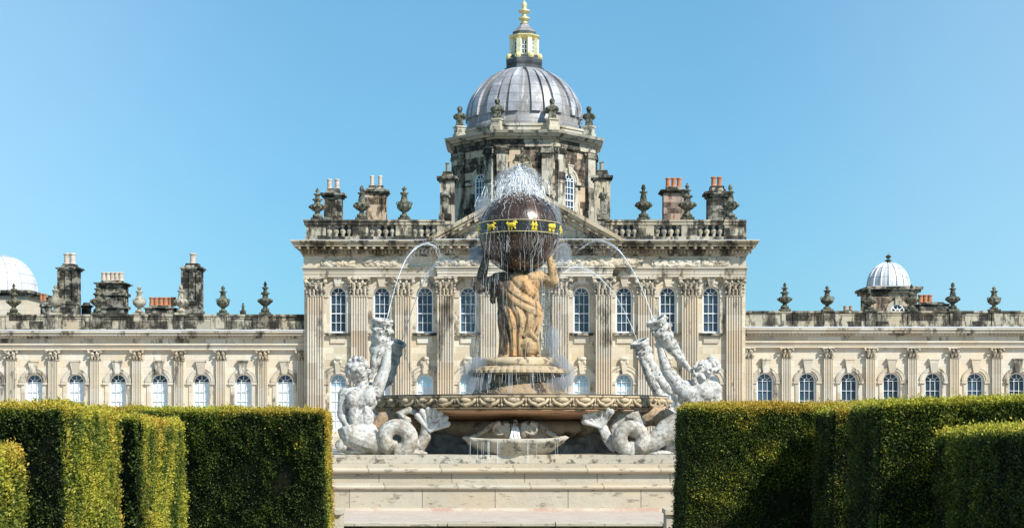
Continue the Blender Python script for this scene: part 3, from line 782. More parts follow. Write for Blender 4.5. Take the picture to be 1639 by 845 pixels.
for i in range(8):
    an = i*math.pi/4; c, s = math.cos(an), math.sin(an); n_ = Vector((c, s, 0)); t = Vector((-s, c, 0)); ctr = Vector((DX, YD, 0)) + n_*(17.5*KD*math.cos(OCT)+.02)
    g = MB(); g.obox(ctr+Vector((0,0,(dz(88.5)+dz(70))/2)), n_*.02, t*.24, (0,0,(dz(70)-dz(88.5))/2)); w_ = obj('lantern_pane', g, M['glass'], lant)
    g = MB()
    for (dx_, dz_, hx, hz) in ((0, 0, .025, .47), (0, -.16, .24, .025), (0, .16, .24, .025), (-.25, 0, .03, .47), (.25, 0, .03, .47)):
        g.obox(ctr+n_*.03+t*dx_+Vector((0,0,(dz(88.5)+dz(70))/2+dz_)), n_*.03, t*hx, (0,0,hz))
    obj('lantern_glazing_bars', g, M['white'], lant)
b = MB(); b.lathe([(20*KD, dz(59)), (20*KD, dz(53.5))], (DX, YD, 0), 8, OCT); obj('lantern_roof_band', b, M['leaddark'], house)
b = MB(); b.lathe([(20*KD, dz(53.4)), (14*KD, dz(48)), (9*KD, dz(43)), (6*KD, dz(39))], (DX, YD, 0), 8, OCT); obj('lantern_roof', b, M['lead'], house)
b = MB(); b.lathe([(r*KD, dz(p)) for r, p in ((7,39),(5,36),(4,33),(9,32),(9,29.5),(4.5,28),(3.5,24),(4,21.5),(9,20),(9.5,17.5),(4,16),(3.2,14.5),(4.6,11),(4.6,7),(3,4.5),(1.6,3),(.8,1.5))], (DX, YD, 0), 14); obj('finial', b, M['gold'], house, smooth=True)

# ---- chimneys: shaft is the part, cap and pots its sub-parts
def chimney(pa, pb, ca, cb, ptop, pcap, Y, pbase, mat, pots, potmat, ptop_pot, poth, tiers=0, depth=None, potw=4.0, label=None, zf=None, panels=None):
    k = 1/sc(Y); zf = zf or (lambda p: Z(p, Y)); x0, x1 = X(pa, Y), X(pb, Y); d = depth or (x1-x0); yc = Y+d/2
    b = MB(); b.box(x0, x1, Y, Y+d, zf(pbase), zf(pcap))
    for t in range(tiers):
        z = zf(pbase-(pbase-pcap)*(t+.8)/(tiers+.6)); b.box(x0-.14, x1+.14, Y-.14, Y+d+.14, z, z+.22)
    b.box(x0-.1, x1+.1, Y-.1, Y+d+.1, zf(pbase), zf(pbase)+.45)
    for x in (x0, x1-.22): b.box(x-.03, x+.25, Y-.035, Y+.3, zf(pbase)+.45, zf(pcap))
    if panels:
        for px in panels: b.box(X(px, Y)-.16, X(px, Y)+.16, Y-.1, Y-.0, zf(480), zf(pcap))
        b.box(x0-.2, x1+.15, Y-.2, Y+.5, zf(487), zf(480)); b.box(x0-.12, x1+.08, Y-.15, Y+.4, zf(pbase), zf(487.1))
    c = obj('chimney', b, mat, house, loc=((x0+x1)/2, yc, zf(pbase)))
    if label: c['label'] = label
    b = MB(); z1 = zf(pcap); z2 = zf(ptop); h = z2-z1; ox = x0-X(ca, Y)
    b.box(x0-ox*.45, x1+ox*.45, Y-ox*.45, Y+d+ox*.45, z1, z1+h*.22); b.box(x0-ox, x1+ox, Y-ox, Y+d+ox, z1+h*.221, z1+h*.45)
    b.cbox((x0+x1)/2, yc, z1+h*.451, z2-h*.22, (x1-x0)/2*.95, d/2*.95, .8, .8); b.box(x0+(x1-x0)*.14, x1-(x1-x0)*.14, Y+d*.12, Y+d*.88, z2-h*.219, z2)
    obj('chimney_cap', b, M['black'], c)
    for px in pots:
        b = MB(); r = potw*k; h2 = poth*k*1.0
        b.lathe([(r*1.12,0),(r*1.12,h2*.1),(r*.95,h2*.15),(r*.9,h2*.82),(r*1.12,h2*.86),(r*1.12,h2*.96),(r*.9,h2),(r*.7,h2),(r*.7,h2*.8)], (X(px, Y), yc, z2), 12)
        obj('chimney_pot', b, potmat, c, smooth=False)
    return c
YR = YC+2.5
chimney(519, 546, 513, 551, 301, 316, YR, 388, M['black'], (526, 538), M['potpale'], 285, 16, label='left-hand sooty chimney with two pale pots')
chimney(585, 617, 580, 623, 296, 310, YR, 388, M['drum'], (594, 607), M['potpale'], 279, 17, label='chimney with lichened cap and two slim pale pots', potw=3.2)
chimney(705, 727, 699, 731, 274, 290, YR-1, 388, M['drumpil'], (716,), M['urnpale'], 260, 15, label='slim chimney with single stone pot left of dome', potw=3.4)
chimney(952, 976, 947, 980, 272, 289, YR-1, 388, M['drumpil'], (963.5,), M['urnpale'], 257, 15, label='slim chimney with single stone pot right of dome', potw=3.4)
chimney(1063, 1096, 1057, 1100, 298, 309, YR, 388, M['chimbrick'], (1071, 1080, 1089), M['pot'], 282, 15.5, label='pinkish patched chimney with three orange pots')
chimney(1134, 1164, 1128, 1170, 297, 315, YR, 388, M['black'], (1144, 1153.5), M['pot'], 281, 16, label='dark chimney with two orange pots')
YV = YW+4
chimney(95, 122, 90, 128, 422, 433, YV, 530, M['black'], (103, 112.5), M['potpale'], 404, 18, tiers=0, potw=4.6, panels=(95.5, 108, 119.5), label='tall black panelled chimney with pale twin pots')
chimney(292, 320, 288, 325, 421, 433, YV, 530, M['black'], (306,), M['potpale'], 404, 17, tiers=0, potw=5, panels=(293.5, 306, 317.5), label='tall black panelled chimney with single pale pot')
chimney(157, 196, 151, 201, 448, 456, YV, 530, M['black'], (161, 168, 175, 182, 189), M['potpale'], 434, 14, tiers=3, label='banded squat chimney with row of pale pots')
chimney(233, 276, 230, 279, 488, 495, YV, 530, M['black'], (238, 245.5, 253, 260.5, 268, 273), M['pot'], 472, 14, label='low chimney with six orange pots')
chimney(131, 143, 128, 146, 484, 492, YV+3, 530, M['black'], (), M['pot'], 0, 0, label='small dark octagonal chimney stub')
chimney(1474, 1518, 1471, 1521, 483, 489, YV, 530, M['drumpil'], (1479, 1486.5, 1494), M['pot'], 469, 13, label='pale chimney with mixed orange and buff pots')
chimney(1351, 1366, 1350, 1367, 496, 499, YV, 530, M['drumpil'], (1354, 1363), M['pot'], 490, 7, potw=2.6)

# ================================================================ pavilions behind
def pavilion(px, rad, ytop, ybase, Y, label, finial, corner):
    k = 1/sc(Y); x = X(px, Y); z = lambda p: Z(p, Y)
    t = thing('domed_pavilion', label, 'pavilion', (x, Y, .3))
    r = rad*k; b = MB()
    if corner: b.box(x-r*1.1, x+r*1.1, Y-r*1.1, Y+r*1.1, .3, z(ybase+11))
    else: b.box(x-r*1.1, x+r*1.1, Y-r*1.1, Y+r*1.1, .3, z(ybase+9))
    obj('wall', b, M['drum'] if corner else M['wallwing'], t)
    b = MB(); e_ = r*1.1+.25; zc = z(ybase+11) if corner else z(ybase+9)
    b.box(x-e_, x+e_, Y-e_, Y+e_, zc, zc+.22); b.box(x-e_-.15, x+e_+.15, Y-e_-.15, Y+e_+.15, zc+.221, zc+.45); obj('cornice', b, M['black'], t)
    b = MB(); b.box(x-r*1.02, x+r*1.02, Y-r*1.02, Y+r*1.02, zc+.451, z(ybase)); 
    h = z(ytop)-z(ybase)
    n = 32
    pr = [(r*math.cos(a_)**.9, h*math.sin(a_)) for a_ in [R(84)*i/14 for i in range(15)]]
    b.lathe(pr, (x, Y, z(ybase)), n, 0, True)
    d = obj('dome', b, M['leadwhite'], None, smooth=False)
    for v in d.data.vertices: v.co.x -= x; v.co.y -= Y; v.co.z -= z(ybase)
    d.parent = t; d.location = Vector((0, 0, z(ybase)-.3))
    b = MB()
    for i in range(16):
        an = R(22.5*i+11)
        b.tube([(math.cos(an)*(q[0]+.02), math.sin(an)*(q[0]+.02), q[1]) for q in pr[:-1]], .07, 5)
    q = obj('dome_rolls', b, M['leadwhite'], None); q.parent = d
    if finial:
        b = MB(); f_ = [(4,0),(2.5,3),(6,4.5),(3,6.5),(1.2,8),(4.6,10),(4.4,12),(1.5,14),(.6,16)]
        b.lathe([(a_*k, c*k) for a_, c in f_], (x, Y, z(ytop+1)), 12); obj('finial', b, M['urn'], t, smooth=True)
    # lunette window
    g = MB(); wx = x+(5*k if corner else 9*k); wy = Y-r*1.1; hw = 11*k; zs = z(497)
    s_ = MB(); arc_band(s_, wx, zs-.2, hw, hw+.35, wy-.15, wy+.05); s_.box(wx-.2, wx+.2, wy-.25, wy, zs+hw-.25, zs+hw+.45); obj('window_surround', s_, M['drumpil'], t)
    make_window(wx, zs-.2, hw, zs-1.2, wy-.09, 2, parent=t, ncol=4, t=.08, mat=M['glass'])
    return t
pavilion(1422, 33, 421, 460, YW+14, 'small square stone pavilion under a white lead dome with urn finial, behind right wing', True, True)
pavilion(-4, 61, 409, 470, YW+16, 'large white ribbed dome on pale drum cut off by left picture edge', False, False)
# dark cap with two pots beside the left pavilion
t = thing('stone_chimney', 'squat dark domed chimney with two orange pots beside the large white dome', 'chimney', (X(74, YW+9), YW+9, Z(530, YW+9)))
b = MB(); k = 1/sc(YW+9); x = X(74, YW+9); zz = lambda p: Z(p, YW+9)
b.lathe([(9*k, zz(530)), (9*k, zz(492)), (11*k, zz(491)), (10*k, zz(486)), (6*k, zz(482))], (x, YW+9, 0), 8, OCT); obj('shaft', b, M['black'], t)
for dx_ in (-8, -3):
    b = MB(); b.lathe([(2.6*k, zz(482)), (2.4*k, zz(473)), (3*k, zz(472)), (3*k, zz(470))], (x+dx_*k, YW+9, 0), 10); obj('chimney_pot', b, M['pot'], t)

# ================================================================ urns on the parapets
def urn_profile(kind, h, w_):
    if kind == 'vase':
        p = [(.6,0),(.6,.08),(.32,.12),(.28,.18),(.6,.22),(.95,.31),(1.0,.38),(.86,.46),(.58,.53),(.42,.60),(.36,.72),(.56,.76),(.56,.79),(.24,.81),(.2,.86),(.34,.90),(.2,.95),(.05,1)]
    elif kind == 'tiered':
        p = [(.6,0),(.6,.10),(.34,.14),(.3,.20),(.62,.25),(1.0,.33),(1.0,.40),(.80,.44),(.40,.47),(.40,.56),(.66,.60),(.62,.63),(.30,.66),(.26,.74),(.48,.77),(.46,.80),(.18,.82),(.16,.86),(.28,.89),(.16,.94),(.05,1)]
    else:
        p = [(.62,0),(.62,.1),(.3,.14),(.28,.2),(.7,.26),(1.02,.34),(1.02,.42),(.85,.46),(.46,.49),(.42,.58),(.30,.72),(.52,.75),(.52,.775),(.22,.79),(.2,.84),(.32,.87),(.22,.92),(.26,.95),(.05,1)]
    return [(r*w_, z*h) for r, z in p]
def urn(px, ptop, pbase, Y, kind, label, group, mat, w_=None, zf=None):
    k = 1/sc(Y); zf = zf or (lambda p: Z(p, Y)); x = X(px, Y); z0 = zf(pbase)-.02; h = zf(ptop)-z0; y = Y
    t = thing('stone_urn', label, 'urn', (x, y, z0), group)
    b = MB(); ww = (w_ or 12)*k
    b.box(x-ww*.8, x+ww*.8, y-ww*.8, y+ww*.8, z0, z0+h*.08); obj('base', b, mat, t)
    pr = urn_profile(kind, h*.92, ww)
    b = MB(); b.lathe(pr, (x, y, z0+h*.08), 20, 0, True, (lambda tt, j: 1+.06*math.cos(10*tt)) if kind != 'vase' else None)
    if kind != 'vase':
        for i in range(10):
            an = i*math.pi/5; b.ell((x+ww*.98*math.cos(an), y+ww*.98*math.sin(an), z0+h*.42), (ww*.22, ww*.22, h*.05), lo=True)
    else:
        for s in (-1, 1): b.torus((x+s*ww*.85, y, z0+h*.5), ww*.2, ww*.07, 10, 5)
    obj('body', b, mat, t, smooth=True)
GC = 'urns on the central parapet'; GW = 'urns along the wing parapets'
urn(508, 301, 353, YC, 'tiered', 'dark mossy urn at the left corner of the high parapet, before a sooty twin-pot chimney', GC, M['urn'])
urn(579, 297, 353, YC, 'crown', 'dark leafy urn overlapping the left side of the chimney with slim pale pots', GC, M['urn'])
urn(647, 298, 353, YC, 'vase', 'dark slender-necked urn clear against the sky between two chimneys left of the dome', GC, M['urn'])
urn(1030, 295, 353, YC, 'crown', 'urn with pale neck clear against the sky right of the slim chimney with statue', GC, M['urn'])
urn(1100, 293, 353, YC, 'tiered', 'tall green mossy urn at the right edge of the pinkish chimney with three orange pots', GC, M['urn'], 13)
urn(1169, 295, 353, YC, 'crown', 'mossy urn at the right corner of the high parapet, beside a dark orange-potted chimney', GC, M['urn'])
for px, pt, kd, lb, mt in ((22, 453, 'tiered', 'tiered dark urn in front of the large white dome at the left edge', 'urn'),
        (89, 455, 'vase', 'pale pear-shaped urn touching the left side of the tall chimney with twin pots', 'urnpale'),
        (156, 452, 'tiered', 'mossy tiered urn in front of the banded chimney with a row of pale pots', 'urn'),
        (223, 457, 'vase', 'pale vase urn between the banded chimney and the low chimney with six orange pots', 'urnpale'),
        (289.5, 455, 'crown', 'pale bulbous urn at the left side of the tall chimney with a single pot', 'urnpale'),
        (357, 457, 'vase', 'dark pear-shaped urn, second from the central block on the left wing', 'urn'),
        (424.5, 450, 'tiered', 'three-tiered spiky urn on the left wing, nearest the central block', 'urn')):
    urn(px, pt, 504, YW, kd, lb, GW, M[mt], 10.5)
for px, pt, kd, lb in ((1256, 452, 'tiered', 'three-tiered dark urn on the right wing, nearest the central block'),
        (1324, 457, 'vase', 'dark handled vase urn, second from the central block on the right wing'),
        (1391, 462, 'crown', 'dark urn overlapping the left corner of the small domed pavilion'),
        (1459, 455, 'tiered', 'dark urn overlapping the right corner of the small domed pavilion'),
        (1525, 452, 'crown', 'leafy urn at the right end of the low chimney with mixed pots'),
        (1591, 458, 'vase', 'bulbous urn alone against the sky near the right picture edge')):
    urn(px, pt, 498, YW, kd, lb, GW, M['urn'], 10.5)
for px, pt, lb in ((389, 484, 'tiny dark finial between the two urns nearest the central block on the left wing'), (323, 487, 'tiny dark finial just right of the tall chimney with a single pot')):
    urn(px, pt, 512, YW+6, 'vase', lb, 'small finials behind the left wing', M['urn'], 5)

# ================================================================ statues on the roofline
def figure(b, x, y, z0, h, yaw=0, robe=True, arms=((-.13,.02,.60),(.13,-.06,.66)), wings=False):
    """standing draped figure of height h"""
    c = lambda dx, dy, f: Vector((x+dx*h*math.cos(yaw)-dy*h*math.sin(yaw), y+dx*h*math.sin(yaw)+dy*h*math.cos(yaw), z0+f*h))
    b.cap(c(-.04,0,.05), c(-.05,-.01,.5), .075*h, .085*h); b.cap(c(.05,-.02,.05), c(.05,-.01,.5), .07*h, .085*h)
    for i in range(9):
        an = i*.7; b.cap(c(.10*math.cos(an), .07*math.sin(an), .03), c(.07*math.cos(an+.3), .05*math.sin(an+.3), .55), .022*h, .018*h)
    b.ell(c(0,0,.62), (.10*h, .075*h, .13*h)); b.ell(c(0,0,.74), (.125*h, .07*h, .075*h)); b.cap(c(0,0,.78), c(.01,0,.87), .04*h, .035*h)
    b.ell(c(.01,-.01,.925), (.052*h, .06*h, .07*h)); b.ell(c(.01,.02,.94), (.058*h, .055*h, .06*h))
    for s, (ax_, ay_, az_) in zip((-1, 1), arms):
        el = c(s*.15+ax_*.2, ay_-.02, .6); b.cap(c(s*.11,0,.77), el, .038*h, .03*h); b.cap(el, c(ax_*.5, ay_-.07, az_), .03*h, .025*h)
    b.cap(c(-.12,.02,.76), c(.1,-.07,.45), .03*h, .03*h)
def bust(b, x, y, z0, h):
    b.cbox(x, y, z0, z0+h*.3, h*.2, h*.2, .75, .75); b.ell((x, y, z0+h*.46), (h*.33, h*.2, h*.19)); b.ell((x+h*.1, y-h*.1, z0+h*.5), (h*.2, h*.12, h*.12)); b.ell((x, y, z0+h*.36), (h*.2,h*.15,h*.1))
    b.cap((x, y, z0+h*.5), (x, y, z0+h*.7), h*.09, h*.08); b.ell((x, y-.01, z0+h*.8), (h*.12, h*.14, h*.16)); b.ell((x, y+h*.04, z0+h*.85), (h*.14, h*.14, h*.13)); b.ell((x, y-h*.15, z0+h*.79), (h*.03, h*.04, h*.05))
for px, z1, lb in ((712.5, 299, 'dark draped stone figure standing before the slim chimney left of the dome'), (966, 299, 'dark draped stone figure standing before the slim chimney right of the dome')):
    y = YC+.0; x = X(px, YC+.0); z0 = cz(352.9); b = MB(); b.box(x-.45, x+.45, y-.4, y+.4, z0, z0+.45)
    figure(b, x, y-.05, z0+.45, cz(z1)-z0-.45, .2 if px < 800 else -.2)
    tag(obj('statue', sculpt(b, .055, (x, y, z0), 1), M['black'], loc=(x, y, z0)), lb, 'statue', 'statues beside the dome')
for i, lb in ((4, 'stone bust on the far left corner of the dome drum'), (5, 'stone bust at the left front corner below the dome ribs'), (6, 'stone bust at the right front corner below the dome ribs'), (7, 'stone bust on the far right corner of the dome drum')):
    an = OCT+i*math.pi/4; x, y = DX+110*KD*math.cos(an), YD+110*KD*math.sin(an); z0 = df(191)+.0; b = MB(); bust(b, x, y, z0, 33*KD)
    tag(obj('bust', sculpt(b, .05, (x, y, z0), 1), M['urn'], loc=(x, y, z0)), lb, 'bust', 'busts around the dome')
x = cx_(835); y = YC-.6; z0 = cz(306); b = MB(); b.cbox(x, y, z0-.5, z0+.5, .7, .5); figure(b, x, y, z0+.4, cz(238)-z0-.4, 0, arms=((-.4,0,.55),(.4,0,.55)))
for s in (-1, 1): b.ell((x+s*.55, y, z0+.9), (.45,.3,.5)); b.ell((x+s*.45, y, z0+1.5), (.2,.2,.25))
tag(obj('statue', sculpt(b, .05, (x, y, z0), 1), M['urn'], loc=(x, y, z0)), 'mossy seated stone group at the tip of the gable, above the water plume', 'statue')

# ================================================================ fountain platform, steps and piers
YF = 27.0; fz = lambda p: Z(p, YF)
t = thing('fountain_plinth', 'long moulded sandstone plinth below the fountain with stained blocks', 'plinth', (.15, 30, .3))
b = MB(); x0, x1 = -5.2, 5.5; y1 = 34
b.box(x0, x1, YF, y1, .30, fz(783.5)); obj('lower_course', b, M['plinth'], t)
def torus_course(z0, z1, prot, base=YF, name='moulded_course'):
    b = MB(); n = 8; h = z1-z0; prof = [(base+.0, z0)] + [(base-prot*math.sin(math.pi*i/n)-.02, z0+.004+h*.6*(1-math.cos(math.pi*i/n))/2) for i in range(n+1)] + [(base-prot*.55, z0+h*.62), (base-prot*.5, z1), (base+.3, z1)]
    m_ = len(prof); v = [(x0-.03, p[0], p[1]) for p in prof]+[(x1+.03, p[0], p[1]) for p in prof]
    b.add(v, [(i, i+m_, i+1+m_, i+1) for i in range(m_-1)] + [tuple(range(m_)), tuple(range(2*m_-1, m_-1, -1))])
    b.box(x0-.02, x1+.02, base+.02, y1+.02, z0+.001, z1-.001)
    return obj(name, b, M['plinth'], t)
torus_course(fz(783.4), fz(772), .030)
b = MB(); b.box(x0+.0, x1, YF+.03, y1-.03, fz(771.9), fz(757.5)); obj('middle_course', b, M['plinth'], t)
torus_course(fz(757.4), fz(743), .048)
b = MB(); b.box(x0+.3, x1-.3, 27.55, y1-.4, fz(743)+.002, 1.19); b.box(x0+.35, x1-.35, 27.75, y1-.5, 1.191, 1.262)
obj('upper_slab', b, M['shell'], t)
def redm():
    s = NT('red_mortar'); v = s.coord()
    col = s.mix(s.ramp(s.noise(v, 2.2, 5, .7), [(.42, 0), (.56, 1)]), (.50,.34,.27), (.58,.52,.42)); return s.fin(col, .9, 0, .1)
M['red'] = redm()
b = MB(); b.box(x0, x1, YF-.035, YF+.1, .301, .352); obj('base_fillet', b, M['red'], t)
t = thing('stone_steps', 'broad pale stone steps with overhanging treads before the plinth', 'steps', (0, 23.5, 0))
xs = [-3.3, -2.74, X(715, 23.4), X(890, 23.4), 2.3, 3.2]
b = MB()
for i in range(len(xs)-1): b.box(xs[i]+.009, xs[i+1]-.009, 23.58, 24.12, .268, .304)
obj('tread', b, M['plinth'], t)
b = MB(); b.box(-3.3, 3.2, 23.98, 24.09, .0, .267); obj('riser', b, M['basin'], t)
for pa, pb, lb in ((518, 549, 'pale low stone pier at the left end of the steps, against the hedge'), (1063, 1092, 'low stone pier in deep shade at the right end of the steps, against the hedge')):
    t = thing('stone_pier', lb, 'pier', (X((pa+pb)/2, 22.9), 22.9, 0), 'piers at the ends of the steps')
    b = MB(); xa, xb = X(pa, 22.8), X(pb, 22.8); b.box(xa+.02, xb-.02, 22.65, 23.1, 0, .5); obj('body', b, M['plinth'], t)
    b = MB(); b.box(xa, xb, 22.6, 23.14, .501, .57); obj('coping', b, M['plinth'], t)

# ================================================================ the fountain basin and pedestal
FC = Vector((X(831, 30.3), 30.3, 0)); YQ = 30.3
fount = thing('fountain_basin', 'great round stone basin with carved leaf rim on a tiered pedestal', 'fountain', (FC.x, FC.y, 1.262))
b = MB(); b.lathe([(1.6, 1.262), (1.6, 1.42), (1.5, 1.47), (1.1, 1.48)], (FC.x, FC.y, 0), 40); b.box(-2.75, 3.1, 29.3, 31.6, 1.262, 1.62)  # dark box added to fill the shaded recess under the basin
obj('foot', b, M['marbleg'], fount)
b = MB(); prof = [(1.1,1.461),(1.25,1.50),(1.52,1.58),(1.66,1.69),(1.66,1.78),(1.55,1.86),(1.48,1.885)]
b.lathe(prof, (FC.x, FC.y, 0), 240, 0, True, lambda tt, j: 1+(.055*abs(math.cos(14*tt)) if 0 < j < 6 else 0))
M['bowl'] = stone('bowl_stone', (.54,.44,.33), (.38,.29,.2), dark=(.05,.035,.025), soot=.45, sscale=.9, blocks=(4,4), mortar=1, streak=False)
obj('gadrooned_bowl', b, M['bowl'], fount, smooth=True)
b = MB(); b.lathe([(1.47,1.886),(1.8,1.93),(2.3,1.975),(2.7,2.02),(2.83,2.06),(2.80,2.075),(2.78,2.09),(2.6,2.10)], (FC.x, FC.y, 0), 96)
M['under'] = stone('rusty_underside_stone', (.58,.42,.28), (.46,.27,.16), dark=(.05,.035,.025), soot=.40, sscale=.8, blocks=(4,4), mortar=1, bump=.3, fine=6, streak=False)  # rust tone, lightened to stand in for bounced light
obj('underside', b, M['under'], fount, smooth=True)
# rim with running leaf ornament
b = MB(); zr0, zr1 = Z(654, 27.45), Z(632, 27.45)
b.lathe([(2.6, zr0), (2.83, zr0), (2.86, zr0+.025), (2.80, zr0+.05), (2.84, zr0+.12), (2.90, zr1-.05), (2.92, zr1-.03), (2.92, zr1), (2.70, zr1), (2.65, zr1-.15), (.3, zr1-.22)], (FC.x, FC.y, 0), 128)
obj('rim', b, M['rim'], fount, smooth=False)
b = MB(); N = 42
for i in range(N):
    an = 2*math.pi*(i+.25)/N
    if math.sin(an) > .55: continue
    def rp(da, r, z): return (FC.x+r*math.cos(an+da), FC.y+r*math.sin(an+da), z)
    zc = (zr0+zr1)/2+.01; w_ = math.pi/N
    b.tube([rp(-w_*.85, 2.90, zr1-.06), rp(-w_*.6, 2.90, zc-.02), rp(0, 2.90, zr0+.06), rp(w_*.6, 2.90, zc-.02), rp(w_*.85, 2.90, zr1-.06)], [.024,.032,.038,.032,.024], 6)
    b.ell(rp(0, 2.87, zc+.025), (w_*1.7, .07, .055)); b.ell(rp(w_, 2.87, zr0+.075), .032, lo=True); b.ell(rp(w_*.98, 2.89, zc+.02), (.02,.03,.055), lo=True)
    b.ell(rp(w_*.75, 2.87, zr0+.065), .02, lo=True); b.ell(rp(w_*1.25, 2.87, zr0+.065), .02, lo=True)
obj('rim_carving', b, M['rim'], fount, smooth=True)
b = MB(); b.torus((FC.x, FC.y, zr1+.008), 2.91, .014, 128, 6, (0,0,1)); obj('rim_edge', b, M['blackband'], fount, smooth=True)
K = 1/sc(YQ); qz = lambda p: Z(p, YQ)
b = MB(); b.lathe([(r*K, qz(p)) for r, p in ((76,650),(76,630),(73,626),(68,618),(63,610),(64,604),(70,602.5))], (FC.x, FC.y, 0), 64); obj('pedestal', b, M['basin'], fount, smooth=True)
b = MB(); b.lathe([(r*K, qz(p)) for r, p in ((66,602.4),(76,601),(81,598),(80,594),(74,589),(66,587),(64,586.5))], (FC.x, FC.y, 0), 192, 0, True, lambda tt, j: 1+(.022*abs(math.sin(24*tt)) if 0 < j < 5 else 0)); obj('leaf_moulding', b, M['rim'], fount)
b = MB(); b.lathe([(r*K, qz(p)) for r, p in ((62,586.4),(64,584),(64,578),(60,574),(54,573))], (FC.x, FC.y, 0), 48, 0, True, lambda tt, j: 1+.03*math.sin(3*tt+j)+.02*math.sin(7*tt)); obj('rocky_base', b, M['rim'], fount, smooth=True)
# water standing in the basin
b = MB(); b.lathe([(2.64, zr1-.07), (2.64, zr1-.06)], (FC.x, FC.y, 0), 64)
def pool():
    s = NT('still_water'); s.bump(s.noise(s.coord(), 8, 3), .4, .02); return s.fin((.02,.03,.03), .05, 0, .6)
M['pool'] = pool(); obj('water', b, M['pool'], fount)

# shell basin in front
YS = 27.95; S = 1/sc(YS)
def q_(px, py, dy=0, Y=YS): return P(px, py, Y+dy)
t = thing('shell_basin', 'small scallop-shaped stone basin with twin scrolls, dripping water, front centre below the rim', 'basin', (X(825, YS), YS, 1.26))
b = MB(); cxs = X(825, YS); n = 64; rows = 9; v = []; f = []
def rad(th): return (83*abs(math.cos(th))**1.0+30*abs(math.sin(th)))*S*(1+.035*math.cos(9*th)) if True else 0
out = []
for j in range(rows):
    u_ = j/(rows-1); 
    for i in range(n):
        th = 2*math.pi*i/n; sx = 84*S*(1+.03*math.cos(12*th)); sy = .52*(1+.04*math.cos(12*th))
        pr_ = u_**.8
        v.append((cxs+math.copysign(abs(math.cos(th))**1.15, math.cos(th))*sx*(.32+.68*pr_), YS+.1+math.sin(th)*sy*(.35+.65*pr_), Z(736, YS)+(Z(704, YS)-Z(736, YS))*u_**1.25+ (abs(math.cos(th))**6)*.05*u_))
for j in range(rows-1):
    for i in range(n): f.append((j*n+i, j*n+(i+1) % n, (j+1)*n+(i+1) % n, (j+1)*n+i))
f.append(tuple(range(n-1, -1, -1)))
b.add(v, f)
top = [(rows-1)*n+i for i in range(n)]; off = len(b.v)
inn = []
for i in range(n):
    p = Vector(v[top[i]]); c = Vector((cxs, YS+.1, p.z)); inn.append(tuple(c+(p-c)*.93+Vector((0,0,.03))))
for i in range(n):
    p = Vector(v[top[i]]); c = Vector((cxs, YS+.1, p.z)); inn.append(tuple(c+(p-c)*.55+Vector((0,0,-.12))))
b.v.extend(inn)
for i in range(n):
    j = (i+1) % n; b.f.append((top[i], top[j], off+j, off+i)); b.f.append((off+i, off+j, off+n+j, off+n+i))
b.f.append(tuple(off+n+i for i in range(n)))
obj('bowl', b, M['shell'], t, smooth=True)
b = MB()
for s in (-1, 1):
    m_ = lambda px: 825+s*(px)
    # sweeping wing from bowl tip up to the scroll
    pts = [q_(m_(78), 702, .1), q_(m_(62), 697, .12), q_(m_(48), 689, .15), q_(m_(36), 680, .2), q_(m_(24), 677, .2)]
    b.tube(pts, [3*S, 4.5*S, 5*S, 5*S, 5*S], 10, ell=1.4)
    b.prism([(q_(m_(px_), 0).x, Z(py_, YS)) for px_, py_ in ((80, 706), (60, 697), (46, 688), (36, 679), (22, 676), (0, 678), (0, 712), (76, 712))][::(-1 if s > 0 else 1)], YS+.2, YS+.3)
    c = Vector(q_(m_(24), 687, -.02)); b.ell(c+Vector((0,-.07,0)), (6*S, .10, 6*S)); pts = []; rr = []
    for i in range(22):
        an = math.pi/2 + s*-1*(i/21)*math.pi*2.4; r = (11-6*i/21)*S
        pts.append(c+Vector((math.cos(an)*r, -.05-.02*i/21, math.sin(an)*r))); rr.append((3.6-1.6*i/21)*S)
    b.tube(pts, rr, 8, ell=3.2)
    for k2 in range(3):
        b.tube([q_(m_(14+k2*3), 675, .1), q_(m_(11+k2*3), 678, -.12), q_(m_(9+k2*3), 690, -.16), q_(m_(10+k2*3), 700, -.1)], 1.9*S, 6)
b.ell(q_(825, 681, -.05), (6*S, .12, 7*S)); b.ell(q_(825, 675, .0), (4*S, .06, 4*S))
obj('scrolls', sculpt(b, .014, wpos(t), 2, .008, .06), M['shell'], t)
b = MB(); b.box(X(775, YS), X(875, YS), YS-.15, YS+.3, 1.263, Z(734, YS)); b.lathe([(.3,0),(.22,.1),(.3,.14)], (cxs, YS+.1, 1.262), 16); obj('foot', b, M['basin'], t)
b = MB()
for i in range(14): b.tube([q_(820+i*.7, 682, -.17), q_(819+i*.9+random.uniform(-1,1), 689, -.21), q_(818+i*1.0+random.uniform(-1.5,1.5), 697, -.23), q_(817+i*1.2+random.uniform(-2,2), 704, -.25)], [.004,.007,.008,.012], 5)
obj('water', b, M['froth'], t, smooth=True)

# ================================================================ Atlas and the globe
A0 = Vector((FC.x, YQ, qz(574)))
def a_(px, py, d=0): return Vector((X(px, YQ), YQ+d*K, qz(py)))
atlas = thing('statue', 'ochre stone man in draped robe bearing the great globe, left arm dark', 'statue', tuple(A0))
b = MB(); k = K
b.ell(a_(828, 462, 2), (34*k, 22*k, 30*k)); b.ell(a_(828, 498), (27*k, 21*k, 26*k)); b.ell(a_(832, 522), (31*k, 24*k, 22*k))
b.cap(a_(798, 449), a_(862, 446), 14*k, 14*k); b.ell(a_(812, 446, -8), (14*k, 12*k, 11*k)); b.ell(a_(850, 445, -8), (15*k, 12*k, 11*k))
